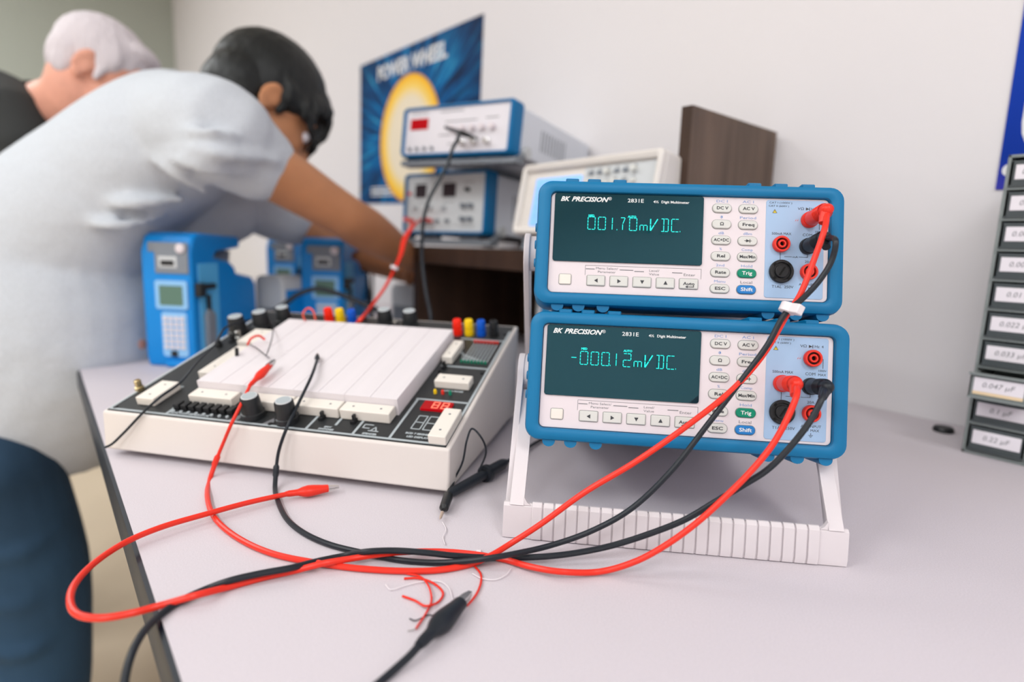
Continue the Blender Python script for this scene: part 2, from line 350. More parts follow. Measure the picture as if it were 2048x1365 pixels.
def meter(P0, yaw, tilt, label, reading, rx, upper):
    W, H = .255, .1078
    R = root('bench_multimeter', label, 'multimeter', P0, (tilt, 0, yaw))
    # --- boot: one rubber bumper frame with tabs
    b = MB()
    O = lambda i, y, r: rrect(i, i, W-i, H-i, r, y)
    xi0, zi0, xi1, zi1 = .0113, .0106, .2433, .0975
    I = lambda i, y, r: rrect(xi0+i, zi0+i, xi1-i, zi1-i, r, y)
    b.loops([O(.0035, .052, .009), O(0, .048, .012), O(0, .006, .012), O(.0012, .0018, .011), O(.004, 0, .009),
             I(-.002, 0, .006), I(-.0004, .0012, .005), I(0, .004, .0045), I(0, .012, .0045), I(0, .052, .0045)], None, close=True)
    for x in (.0205, .0385, .0592, .1955, .2180, .2395):        # feet tabs below
        pts = [(x-.0052, .002)] + [(x+.0052*math.cos(a), -.0005-.0045*math.sin(a)) for a in [PI-PI*k/8 for k in range(9)]] + [(x+.0052, .002)]
        b.prism([(px_, pz) for px_, pz in pts], .004, .040)
    for x in (.0290, .0478, .0697, .1823, .2040, .2262):
        b.loops([rrect(x-.0056, H-.002, x+.0056, H+.0026, .001, .040), rrect(x-.0056, H-.002, x+.0056, H+.0026, .001, .006), rrect(x-.0048, H-.002, x+.0048, H+.0018, .0008, .004)])
    b.build('rubber_boot', 'blue', R, smooth=40)
    for sx, xx in ((-1, 0), (1, W)):
        for zz in (.037, .053, .068):
            g = MB(); g.lathe([(.0040, 0), (.0036, sx*.0012), (.0026, sx*.0014)], 'x', (xx, .012, zz), 14); g.build('grip_bump', 'blue', R)
    # rear bumper and case
    b = MB(); b.loops([rrect(.003, .003, W-.003, H-.003, .010, y) for y in (.29, .30)] + [rrect(0, 0, W, H, .012, .302), rrect(0, 0, W, H, .012, .326), rrect(.004, .004, W-.004, H-.004, .01, .330)])
    b.build('rear_bumper', 'blue', R)
    b = MB(); b.box((.0125, .020, .0115), (.2425, .318, .0965)); c = b.build('case', 'body', R, bevel=.002)
    # front panel
    b = MB(); plate(b, xi0+.0003, zi0+.0003, xi1-.0003, zi1-.0003, .0042, .012, .0045); b.build('front_panel', 'white_pl', R)
    b = MB(); plate(b, .0147, .0379, .1402, .0968, .0022, .0045, .0030, .0003); b.build('display_window', 'glass', R)
    b = MB(); b.m = 0; digits(b, reading, rx, .0645, not upper)
    for cx, s_ in ((rx+.0030 if upper else .0461, 'MED'), (.0806 if upper else .0818, 'AUTO')):
        put_text(b, s_, cx, .0775, .0027, .0025, 0, bold=.00012, extrude=.00003)
    b.build('display_digits', 'vfd', R)
    b = MB()
    put_text(b, 'BK', .0229, .0915, .0029, .0056, 0, bold=.00018, shear=.35, width=.0082)
    put_text(b, 'PRECISION', .0440, .0915, .0029, .0056, 0, bold=.00018, shear=.35, width=.0315)
    put_text(b, '\u00ae', .0615, .0925, .0029, .0040, 0)
    put_text(b, '2831E', .0832, .0914, .0029, .0046, 0, bold=.00004, width=.0135)
    put_text(b, '4\u00bd  Digit Multimeter', .1130, .0910, .0029, .0030, 0, bold=.00006, width=.0300)
    b.build('display_lettering', 'ink_white', R)
    # input panel overlay
    b = MB(); plate(b, .1918, .0131, .2391, .0957, .0022, .0045, .0040, .0002); b.build('input_overlay', 'inpanel', R)
    # power button with gap ring
    def button(x0, z0, x1, z1, r, m, legend=None, size=.0034, mi='ink', wd=None, sym=None, h=.0016):
        g = MB(); plate(g, x0-.0005, z0-.0005, x1+.0005, z1+.0005, r+.0005, .0045, .0042, .0001, 0)
        plate(g, x0, z0, x1, z1, r, .0045, .0045-h, .0006, 1)
        o = g.build('button', ['btn_edge', m], R)
        l = MB(); cx, cz = (x0+x1)/2, (z0+z1)/2; yy = .0044-h
        if legend: put_text(l, legend, cx, cz, yy, size, 0, bold=.00008, width=wd)
        if sym:
            for poly in sym: l.add([(cx+p[0], yy-.0001, cz+p[1]) for p in poly], [tuple(range(len(poly)))])
        if l.v: l.build('button_legend', mi, o)
        return o
    button(.0212, .0180, .0312, .0266, .0012, 'socket', h=.0012)
    tri = {0: [(-.0016, 0), (.0014, .0018), (.0014, -.0018)], 1: [(.0016, 0), (-.0014, .0018), (-.0014, -.0018)], 2: [(0, -.0016), (.0017, .0015), (-.0017, .0015)], 3: [(0, .0018), (.0017, -.0014), (-.0017, -.0014)]}
    for i, (x0, x1) in enumerate(((.0449, .0598), (.0643, .0791), (.0836, .0985), (.1031, .1179))):
        button(x0, .0178, x1, .0262, .0008, 'btn', sym=[tri[i]])
    o = button(.1223, .0178, .1374, .0262, .0008, 'btn', 'Auto', .0036, wd=.0095,
               sym=[[(-.0030, -.0026), (-.0010, -.0014), (-.0010, -.0038)], [(-.0012, -.0029), (.0042, -.0029), (.0042, -.0023), (-.0012, -.0023)], [(.0036, -.0026), (.0042, -.0026), (.0042, -.0010), (.0036, -.0010)]])
    rows = [.0873, .0737, .0601, .0465, .0327, .0190]
    LB = [('DC V', .0096), ('\u03a9', .0030), ('AC+DC', .0126), ('Rel', .0066), ('Rate', .0090), ('ESC', .0085)]
    RB = [('AC V', .0098), ('Freq', .0096), (None, 0), ('Max/Min', .0128), ('Trig', .0082), ('Shift', .0098)]
    diode = [[(-.0015, .0013), (.0013, 0), (-.0015, -.0013)], [(.0013, .0015), (.0018, .0015), (.0018, -.0015), (.0013, -.0015)], [(-.0030, .0002), (.003, .0002), (.003, -.0002), (-.003, -.0002)]]
    for i, z in enumerate(rows):
        button(.1478, z-.0036, .1632, z+.0036, .0034, 'btn', LB[i][0], .0036, wd=LB[i][1])
        if i == 2: button(.1695, z-.0036, .1849, z+.0036, .0034, 'btn', sym=diode)
        elif i == 4: button(.1695, z-.0036, .1849, z+.0036, .0034, 'btn_green', 'Trig', .0042, 'ink_white', RB[i][1])
        elif i == 5: button(.1695, z-.0036, .1849, z+.0036, .0034, 'btn_blue', 'Shift', .0042, 'ink_white', RB[i][1])
        else: button(.1695, z-.0036, .1849, z+.0036, .0034, 'btn', RB[i][0], .0036, wd=RB[i][1])
    b = MB(); y = .0044
    for i, (a, c_) in enumerate((('DC I', 'AC I'), ('\u03a6', 'Period'), ('dB', 'dBm'), ('%', 'Comp'), ('2nd', 'Hold'), ('Menu', None))):
        z = rows[i]+.0062
        put_text(b, a, .1555, z, y, .0031, 0, extrude=.00002, width=None if len(a) < 2 else .0024*len(a)*.95)
        if c_: put_text(b, c_, .1772, z, y, .0031, 0, extrude=.00002, width=.0024*len(c_)*.85+.001)
    b.build('blue_lettering', 'ink_blue', R)
    b = MB()
    put_text(b, 'Local', .1772, rows[5]+.0062, y, .0034, 0, extrude=.00002, width=.0096)
    put_text(b, 'Menu Select/', .0612, .0327, y, .0027, 0, extrude=.00002, width=.0185)
    put_text(b, 'Parameter', .0612, .0297, y, .0027, 0, extrude=.00002, width=.0150)
    put_text(b, 'Level/', .1010, .0322, y, .0027, 0, extrude=.00002, width=.0085)
    put_text(b, 'Value', .1010, .0292, y, .0027, 0, extrude=.00002, width=.0085)
    put_text(b, 'Enter', .1303, .0297, y, .0033, 0, extrude=.00002, width=.0095)
    def ln(x0, z0, x1, z1, t=.0003, yy=y, m=0):
        if abs(x1-x0) > abs(z1-z0): b.box((x0, yy-.0001, z0-t/2), (x1, yy+.0001, z0+t/2), m)
        else: b.box((x0-t/2, yy-.0001, min(z0, z1)), (x0+t/2, yy+.0001, max(z0, z1)), m)
    for a in ((.0435, .0320, .0510, .0320), (.0722, .0320, .0835, .0320), (.0845, .0312, .0925, .0312), (.1160, .0312, .1245, .0312)): ln(*a, .0006)
    for a in ((.0430, .0350, .1400, .0350), (.0430, .0265, .0430, .0350), (.1400, .0265, .1400, .0350)): ln(*a, .00025)
    b.build('grey_lettering', 'ink_grey', R)
    b = MB(); y2 = .0039
    put_text(b, 'CAT I (1000V )', .2035, .0934, y2, .0022, 0, extrude=.00002, width=.0185)
    put_text(b, 'CAT II (600V )', .2020, .0906, y2, .0022, 0, extrude=.00002, width=.0165)
    put_text(b, 'V\u03a9', .2200, .0888, y2, .0030, 0, extrude=.00002, width=.0050)
    put_text(b, 'Hz', .2302, .0888, y2, .0030, 0, extrude=.00002, width=.0036)
    put_text(b, '4', .2345, .0888, y2, .0030, 0, extrude=.00002)
    for poly in diode[:2]: b.add([(.2255+p[0], y2-.0001, .0888+p[1]*.9) for p in poly], [tuple(range(len(poly)))])
    put_text(b, '500mA MAX', .2047, .0672, y2, .0030, 0, extrude=.00002, width=.0158)
    put_text(b, 'COM', .2258, .0667, y2, .0034, 0, extrude=.00002, width=.0076)
    put_text(b, '1000V', .2347, .0696, y2, .0024, 0, extrude=.00002, width=.0060)
    put_text(b, 'MAX', .2347, .0664, y2, .0028, 0, extrude=.00002, width=.0060)
    put_text(b, 'mA', .2163, .0479, y2, .0024, 0, extrude=.00002, width=.0042)
    put_text(b, '20A', .2268, .0442, y2, .0030, 0, extrude=.00002, width=.0055)
    put_text(b, 'T1AL  250V', .2066, .0225, y2, .0032, 0, extrude=.00002, width=.0175)
    put_text(b, 'ALL INPUT', .2275, .0251, y2, .0029, 0, extrude=.00002, width=.0155)
    put_text(b, '1kV MAX', .2275, .0219, y2, .0029, 0, extrude=.00002, width=.0120)
    for a in ((.2275, .0184, .2275, .0200), (.2258, .0182, .2292, .0182), (.2264, .0174, .2286, .0174), (.2270, .0166, .2280, .0166),
              (.2041, .0450, .2041, .0520), (.2075, .0480, .2135, .0480), (.2190, .0480, .2262, .0480), (.2262, .0480, .2262, .0505), (.2330, .0790, .2352, .0790), (.2352, .0715, .2352, .0790)):
        ln(*a, .0003, y2)
    b.build('overlay_lettering', 'ink', R)
    b = MB(); b.add([(.1988, y2, .0880), (.2008, y2, .0846), (.1968, y2, .0846)], [(0, 1, 2)], 1)
    b.add([(.1988, y2-.0001, .0873), (.2002, y2-.0001, .0849), (.1974, y2-.0001, .0849)], [(0, 1, 2)], 0)
    b.box((.1986, y2-.0003, .0857), (.1990, y2-.0002, .0866), 1)
    for dx in (0, .0016): b.add([(.2150+dx, y2, .0772), (.2166+dx, y2, .0792), (.2160+dx, y2, .0791), (.2172+dx, y2, .0808), (.2154+dx, y2, .0786), (.2160+dx, y2, .0787)], [(0, 1, 2, 3, 4, 5)], 2)
    b.build('warning_symbols', ['ink_yellow', 'ink', 'ink_red'], R)
    jack(R, .2266, .0793); jack(R, .2040, .0580); jack(R, .2258, .0570, False); jack(R, .2268, .0355)
    b = MB(); c = (.2048, 0, .0352); y = .0035
    b.lathe([(.0098, y), (.0098, y-.002), (.0092, y-.0026), (.0076, y-.0026), (.0072, y-.0012), (.0056, y-.0012), (.0054, y-.003), (.0050, y-.0034)], 'y', c, 32)
    for k in range(4):
        a = PI/4+k*PI/2; b.X = Matrix.Translation((c[0], 0, c[2])) @ Matrix.Rotation(a, 4, 'Y'); b.box((.0072, y-.0029, -.0012), (.0090, y-.002, .0012), 1)
    b.X = Matrix.Translation((c[0], 0, c[2])) @ Matrix.Rotation(-1.0, 4, 'Y'); b.box((-.004, y-.0040, -.0006), (.004, y-.003, .0006), 1)
    b.X = Matrix.Identity(4)
    b.build('fuse_holder', ['black', 'hole'], R)
    # --- handle
    hx0, hx1 = -.0128, (.2600 if not upper else .2640)
    cz, cy = .0555, .064
    h = MB()
    if not upper:
        iR = (Matrix.Translation(Vector(P0)) @ Matrix.Rotation(yaw, 4, 'Z') @ Matrix.Rotation(tilt, 4, 'X')).inverted()
        xv = Vector((math.cos(yaw), math.sin(yaw), 0)); yv = Vector((-math.sin(yaw), math.cos(yaw), 0)); base = Vector((P0[0], P0[1], 0))
        G = lambda a, ly, z: iR @ (base+xv*a+yv*ly+Vector((0, 0, z)))
        f0 = G(0, -.016, .030); f1 = G(0, -.020, .0005)
        for x0, x1 in ((hx0, hx0+.0055), (hx1-.0055, hx1)):
            pts = []
            for k in range(15):      # rounded head around the pivot, then straight leg to the bar
                a = math.radians(-20+k*220/14); pts.append((cy+.0175*math.cos(a)*-1, cz+.0175*math.sin(a)))
            top = pts
            fr, bk = G(0, -.020, .0005), G(0, .006, .0005)
            poly = [(p[0], p[1]) for p in top] + [(bk.y, bk.z), (fr.y, fr.z)]
            # order: head arc runs front -> top -> rear
            sk = lambda x, z_: x - (.0058*max(0, min(1, (cz-z_)/(cz-fr.z))) if x > .1 else 0)
            h.loops([[(sk(x0, p[1]), p[0], p[1]) for p in poly], [(sk(x1, p[1]), p[0], p[1]) for p in poly]])
        # inner flange strips of the legs (give the leg its channel look)
        for x0, x1 in ((hx0+.005, hx0+.0165), (hx1-.0165, hx1-.005)):
            a, c_, d, e = G(0, -.018, .028), G(0, -.013, .028), Vector((0, cy-.013, cz-.016)), Vector((0, cy-.009, cz-.016))
            h.loops([[(sk(x0, q.z), q.y, q.z) for q in (a, c_, e, d)], [(sk(x1, q.z), q.y, q.z) for q in (a, c_, e, d)]])
        # bar
        bar = [G(0, -.0200, .0006), G(0, -.0205, .006), G(0, -.0175, .0270), G(0, -.0150, .0290), G(0, -.0115, .0285), G(0, -.0150, .0060), G(0, .004, .0040), G(0, .006, .0006)]
        h.loops([[(x, q.y, q.z) for q in bar] for x in (hx0, hx1-.0058)])
        # corner fillets between legs and bar
        for sx, xx in ((1, hx0+.0165), (-1, hx1-.0165-.0048)):
            fz = [(xx, 0), (xx+sx*.006, 0), (xx+sx*.0025, .0022), (xx, .006)]
            p0, p1 = [], []
            for (x_, z_) in fz:
                q0 = G(0, -.0172+z_*.2, .028+z_); q1 = G(0, -.0132+z_*.2, .028+z_); p0.append((x_, q0.y, q0.z)); p1.append((x_, q1.y, q1.z))
            h.loops([p0, p1])
    else:
        ang = math.radians(-38)
        for x0, x1 in ((hx0, hx0+.0055), (hx1-.0055, hx1)):
            pts = []
            for k in range(15):
                a = math.radians(90+ k*180/14)+ang; pts.append((cy+.0190*math.cos(a), cz+.0190*math.sin(a)))
            dy, dz = math.cos(ang), math.sin(ang)
            e0 = (cy+.155*dy-.010*dz*-1*-1, cz+.155*dz); 
            n_ = (-dz, dy)
            poly = pts + [(cy+.15*dy-n_[0]*.010, cz+.15*dz-n_[1]*.010), (cy+.15*dy+n_[0]*.010, cz+.15*dz+n_[1]*.010)]
            h.loops([[(x0, p[0], p[1]) for p in poly], [(x1, p[0], p[1]) for p in poly]])
        ctr = (cy+.15*math.cos(ang), cz+.15*math.sin(ang)); n_ = (-math.sin(ang), math.cos(ang))
        poly = [(ctr[0]+n_[0]*a+math.cos(ang)*c_, ctr[1]+n_[1]*a+math.sin(ang)*c_) for a, c_ in ((-.012, -.004), (-.012, .004), (.012, .004), (.012, -.004))]
        h.loops([[(x, p[0], p[1]) for p in poly] for x in (hx0, hx1)])
    for x0, x1 in ((hx0+.005, .0005), (W-.0005, hx1-.005)):
        h.lathe([(.0165, x0), (.0165, x1)], 'x', (0, cy, cz), 28)
    H_ = h.build('carry_handle', 'handle', R, bevel=.0008)
    if not upper:
        n = 24; xa, xb = .010, .2330
        for k in range(n):
            x0 = xa+(xb-xa)*k/n+.0006; x1 = xa+(xb-xa)*(k+1)/n-.0006
            g = MB(); pr_ = [G(0, -.0212, .0008), G(0, -.0222, .006), G(0, -.0190, .0278), G(0, -.0160, .0306), G(0, -.0135, .0304), G(0, -.0185, .006), G(0, -.0190, .0008)]
            if k in range(7, 13): pr_ = pr_
            g.loops([[(x, q.y, q.z) for q in pr_] for x in (x0, x1)]); g.build('grip_rib', 'handle', H_, bevel=.0005)
    # rear feet
    for x in (.03, .225):
        g = MB(); g.lathe([(.008, .0), (.008, -.006), (.007, -.0075)], 'z', (x, .30, .0035), 16)
        g.build('foot', 'black', R)
    return R
LP0 = Vector((-.3584, .3041, .078)); UP0_ = Vector((-.3791, .3265, .1881))
m_low = meter(LP0, .7806, -.2104, 'lower blue bench multimeter reading minus 000.12 mV, propped on its white handle', '-000.12mVDC.', .0345, False)
m_up = meter(UP0_, .8208, -.2115, 'upper blue bench multimeter reading 001.70 mV, stacked on the other one', '001.70mVDC.', .0433, True)
ML = Matrix.Translation(LP0) @ Matrix.Rotation(.7806, 4, 'Z') @ Matrix.Rotation(-.2104, 4, 'X')
MU = Matrix.Translation(UP0_) @ Matrix.Rotation(.8208, 4, 'Z') @ Matrix.Rotation(-.2115, 4, 'X')
# ---------------------------------------------------------------- breadboard trainer
tr = root('breadboard_trainer', 'cream wedge shaped electronics trainer with black panel and white breadboards', 'trainer', TP[0], (0, 0, TP[1]))
TW, TD, TH = TP[2], TP[3], TP[4]
PL = math.hypot(TD, TH-.04)
LM = Matrix.Translation((0, 0, .04)) @ Matrix.Rotation(TA, 4, 'X')      # panel frame in trainer coordinates
b = MB(); b.loops([[(x, 0, 0), (x, TD+.004, 0), (x, TD+.004, TH+.0015), (x, TD, TH+.0015), (x, 0, .0412)] for x in (0, TW)]); b.build('case', 'cream', tr, bevel=.0022, seg=3)
for x in (.03, TW-.03):
    for y in (.03, TD-.03):
        g = MB(); g.lathe([(.010, -.0075), (.011, .0005)], 'z', (x, y, 0), 18); g.build('rubber_foot', 'black', tr)
b = MB(); b.X = LM; b.box((.0045, .003, .0002), (TW-.0045, PL-.002, .0022)); b.build('top_panel', 'panel_blk', tr)
b = MB(); b.X = LM
def tln(u0, v0, u1, v1, t=.0026, m=0):
    if abs(u1-u0) > abs(v1-v0): b.box((min(u0,u1), v0-t/2, .0022), (max(u0,u1), v0+t/2, .0026), m)
    else: b.box((u0-t/2, min(v0,v1), .0022), (u0+t/2, max(v0,v1), .0026), m)
for a in ((.006, .0055, .380, .0055), (.380, .0055, .380, .272), (.322, .082, .380, .082), (.322, .161, .380, .161), (.322, .240, .380, .240), (.006, .0055, .006, .272),
          (.236, .0055, .236, .030), (.286, .0055, .286, .030), (.324, .0055, .324, .082), (.262, .018, .262, .030), (.075, .0055, .075, .030)): tln(*a)
for a in ((.338, .012, .352, .012),): pass
# seven segment outlines, speaker sign and lettering printed on the panel
for u in (.338, .350):
    for a in ((u, .026, u+.009, .026), (u, .038, u+.009, .038), (u, .050, u+.009, .050), (u, .026, u, .050), (u+.009, .026, u+.009, .050)): tln(*a, .0011)
put = lambda s_, u, v, sz, **k: put_text_top(b, s_, u, v, .0024, sz, 0, bold=.0002, extrude=.0001, **k)
put('BCD 7 SEGMENT', .350, .018, .0038); put('LED DISPLAY', .350, .0125, .0038)
put('SPEAKER', .302, .0095, .0038); put('SPDT', .256, .0135, .0034); put('SWITCHES', .256, .0095, .0034)
for pl in ([(.298, .014), (.309, .014), (.309, .0155), (.298, .0155)], [(.300, .0155), (.3015, .0155), (.3045, .022), (.303, .022)], [(.3055, .0155), (.307, .0155), (.304, .022), (.3025, .022)], [(.290, .018), (.298, .018), (.298, .0195), (.290, .0195)], [(.290, .024), (.300, .024), (.300, .0255), (.290, .0255)], [(.290, .018), (.2915, .018), (.2915, .0255), (.290, .0255)]):
    b.add([(x, y, .0025) for x, y in pl], [tuple(range(len(pl)))])
put('LOGIC PROBE', .356, .1040, .0034); put('LOGIC INDICATORS', .352, .236, .003)
put('FUNCTION GENERATOR', .10, .010, .0042); put('VARIABLE POWER SUPPLY', .14, .27, .004); put('LOGIC SWITCHES', .035, .060, .004)
for k in range(8):     # fan of lines from the socket to the indicator lamps
    u1 = .343+k*.0042
    b.add([(.334, .205-k*.0012, .0025), (.334, .2058-k*.0012, .0025), (u1+.0012, .178, .0025), (u1, .178, .0025)], [(0, 1, 2, 3)])
    tln(u1+.0006, .178, u1+.0006, .228, .0012)
b.build('printed_lines', 'frame_ln', tr)
for u in (.160, .199):
    g = MB(); g.X = LM; g.loops([[(u-.012, .0065, z), (u-.002, .0065, z), (u-.001, .028, z)] for z in (.0022, .0025)]); g.build('printed_wedge', 'ink_grey', tr)
# indicator lamps
for k in range(8):
    for v, m in ((.1735, 'led_green'), (.2315, 'red_jack')):
        g = MB(); g.X = LM @ Matrix.Translation((.3435+k*.0042, v, .002)); g.lathe([(.0015, 0), (.0015, .003), (.0008, .0042)], 'z', n=8); g.build('indicator_lamp', m, tr)
for k, m in enumerate(('post_yel', 'red_jack', 'led_green')):
    g = MB(); g.X = LM @ Matrix.Translation((.338+k*.0085, .0965, .002)); g.lathe([(.0018, 0), (.0018, .004), (.001, .0052)], 'z', n=10); g.build('indicator_lamp', m, tr)
# breadboards: four boards side by side, each with its centre groove and two bus grooves, holes as one part
U0, U1, V0, V1 = .084, .317, .047, .226
bw = (U1-U0)/4
for i in range(4):
    a, c_ = U0+i*bw+.0001, U0+(i+1)*bw-.0001
    g = MB(); g.X = LM
    mid = (a+c_)/2; h = .0205; prof = [(a, .0022), (a, h-.0006), (a+.0003, h), (mid-.0006, h), (mid-.0004, h-.0006), (mid+.0004, h-.0006), (mid+.0006, h), (c_-.0003, h), (c_, h-.0006), (c_, .0022)]
    g.loops([[(x, y, z) for x, z in prof] for y in (V0, V1)])
    o = g.build('breadboard', 'bread', tr)
    q = MB(); q.X = LM
    for cu in [a+.0035, a+.0062] + [mid-.0035-.00254*k for k in range(5)] + [mid+.0035+.00254*k for k in range(5)] + [c_-.0062, c_-.0035]:
        for kv in range(64):
            v = V0+.006+kv*.00262
            q.add([(cu-.0003, v-.0003, h+.00006), (cu+.0003, v-.0003, h+.00006), (cu+.0003, v+.0003, h+.00006), (cu-.0003, v+.0003, h+.00006)], [(0, 1, 2, 3)])
    q.build('contact_holes', 'hole_lt', o, kind='stuff')
def block(u0, v0, u1, v1, h=.0125, n=4, name='socket_block'):
    g = MB(); g.X = LM; g.box((u0, v0, .0022), (u1, v1, h)); o = g.build(name, 'socket', tr, bevel=.001)
    q = MB(); q.X = LM; L = (u1-u0, v1-v0)
    for e in (.22, .78):
        c = (u0+L[0]*(e if L[0] > L[1] else .5), v0+L[1]*(e if L[1] > L[0] else .5))
        q.lathe([(.0013, h-.0002), (.0013, h+.0001)], 'z', (c[0], c[1], 0), 10)
    q.build('screw', 'ink_grey', o)
for i in range(3):      # bus strips along the front of the boards
    a = .150+i*.0555; block(a, .030, a+.0535, .0466, .0135, name='bus_strip')
block(.0845, .030, .137, .0466, .0125); block(.0295, .017, .052, .056, .0115); block(.058, .078, .080, .150, .0135); block(.050, .160, .081, .200, .0150)
block(.3640, .004, .3815, .0545, .0120); block(.333, .108, .3725, .1255, .0115); block(.3215, .166, .3345, .214, .0120)
# left switches, eight slide switches and their sign plate
for k in range(8):
    g = MB(); g.X = LM; u = .077+k*.0092; g.box((u, .0150, .0022), (u+.0062, .0255, .0085)); o = g.build('slide_switch', 'black', tr, bevel=.0005)
    g = MB(); g.X = LM; g.lathe([(.0017, .0022), (.0017, .0040)], 'z', (u+.0030, .0112, 0), 8); g.build('slider', 'frame_ln', o)
def knob(u, v, s=1.0, lean=0):
    g = MB(); g.X = LM @ Matrix.Translation((u, v, .0022)) @ Matrix.Scale(s, 4)
    prof = [(.0078, 0), (.0078, .004), (.0068, .0045), (.0060, .0150), (.0055, .0158)]
    Ls = []
    for r, h in prof: Ls.append([(r*(1+.03*(k % 2))*math.cos(2*PI*k/36), r*(1+.03*(k % 2))*math.sin(2*PI*k/36), h) for k in range(36)])
    g.loops(Ls); o = g.build('control_knob', 'knob', tr)
    q = MB(); q.X = g.X; q.lathe([(.0054, .0157), (.0052, .0163), (.0046, .0163)], 'z', n=28); q.lathe([(.0046, .01632), (.0001, .0163)], 'z', n=28, cap1=False, m=1); q.build('knob_cap', ['knob_cap', 'frame_ln'], o)
for u, v, s_ in ((.170, .0185, 1.5), (.210, .0165, 1.5), (.018, .205, 1.65), (.040, .226, 1.65), (.205, .266, 1.5), (.242, .266, 1.5), (.058, .252, 1.5)): knob(u, v, s_)
for u, v in ((.243, .026), (.278, .026), (.328, .155), (.329, .135), (.026, .180), (.018, .165), (.030, .245)):
    g = MB(); g.X = LM @ Matrix.Translation((u, v, .0022)); g.box((-.0022, -.004, 0), (.0022, .004, .0035)); g.box((-.0012, -.001, .0035), (.0012, .003, .0085)); g.build('toggle_switch', 'black', tr)
for u, v in ((.006, .046), (.030, .190), (.225, .255)):
    g = MB(); g.X = LM @ Matrix.Translation((u, v, .0022)); g.lathe([(.0048, 0), (.0048, .004), (.0036, .0045), (.0036, .012), (.0028, .0125), (.0028, .0105), (.0005, .0105)], 'z', n=16); g.build('coaxial_socket', 'brass' if u < .01 else 'steel', tr)
def post(u, v, m, big=1.0):
    g = MB(); g.X = LM @ Matrix.Translation((u, v, .0022)) @ Matrix.Scale(big, 4)
    g.lathe([(.0062, 0), (.0062, .0065), (.0052, .0070), (.0052, .0085), (.0060, .0090), (.0056, .0195), (.0046, .0212), (.0028, .0214), (.0026, .0200)], 'z', n=22); g.build('binding_post', m, tr)
for (u, v), m in zip(((.3135, .253), (.3290, .2545), (.3455, .255), (.3620, .256)), ('post_red', 'post_yel', 'post_blu', 'black')): post(u, v, m, 1.0)
for (u, v), m in zip(((.1225, .262), (.1400, .262), (.1580, .262)), ('post_red', 'post_yel', 'post_blu')): post(u, v, m, 1.05)
# red two digit display
b = MB(); b.X = LM; b.box((.3345, .060, .0022), (.3655, .0765, .0050)); d_ = b.build('digit_display', 'led_bg', tr, bevel=.0004)
b = MB(); b.X = LM
for u in (.346, .356):
    for a in ((0, 0, .006, 0), (0, .0055, .006, .0055), (0, .011, .006, .011), (0, 0, 0, .011), (.006, 0, .006, .011)):
        x0, y0, x1, y1 = a; t = .0005; b.box((u+x0-t, .0628+y0-t, .00502), (u+x1+t, .0628+y1+t, .0052))
b.build('lit_segments', 'led_seg', d_)
for u, v in ((.0105, .008), (.196, .008), (.3755, .008), (.3755, .15), (.3755, .262)):
    g = MB(); g.X = LM @ Matrix.Translation((u, v, .002)); g.lathe([(.0026, 0), (.0024, .0012), (.001, .0016)], 'z', n=12); g.build('panel_screw', 'black', tr)

# ---------------------------------------------------------------- hutch behind, with its divider
hu = root('bench_riser', 'walnut riser shelf on the bench with a tall end panel', 'shelf', (-.885, .86, 0))
hx = -.885; hy = .86
def hb(a, c_): g = MB(); g.box((a[0]-hx, a[1]-hy, a[2]), (c_[0]-hx, c_[1]-hy, c_[2])); return g
HX0, HX1 = -1.235, -.536
hb((HX0, .69, .190), (HX1, 1.015, .228)).build('shelf_board', 'wood_dk', hu, bevel=.001)
hb((HX0, .69, .001), (HX0+.020, 1.015, .190)).build('side_panel', 'wood_dk', hu, bevel=.001)
hb((HX1-.020, .69, .001), (HX1, 1.015, .190)).build('side_panel', 'wood_dk', hu, bevel=.001)
hb((HX0+.02, 1.005, .001), (HX1-.02, 1.015, .190)).build('back_panel', 'wood_dk', hu)
g = MB(); g.X = Matrix.Translation((-.556-hx, .75-hy, .228)) @ Matrix.Rotation(.047, 4, 'Z'); g.box((0, 0, 0), (.0185, .262, .2155)); g.box((.0002, -.0010, 0), (.0183, .0002, .2153), 1)
g.build('end_panel', ['wood', 'wood_dk'], hu, bevel=.0008)
# grey instrument under the shelf, right part
g = root('instrument_case', 'pale grey instrument case standing under the walnut riser', 'instrument', (-.745, .87, 0))
b = MB(); b.box((-.155, -.09, .004), (.155, .11, .150)); b.build('case', 'grey_lt', g, bevel=.008, seg=3)
b = MB(); b.box((-.14, -.0925, .02), (.14, -.0895, .135)); b.build('front_plate', 'white_face', g, bevel=.001)
for x in (-.12, .12):
    for y in (-.07, .09):
        q = MB(); q.lathe([(.009, .0), (.009, .005)], 'z', (x, y, 0), 12); q.build('foot', 'black', g)

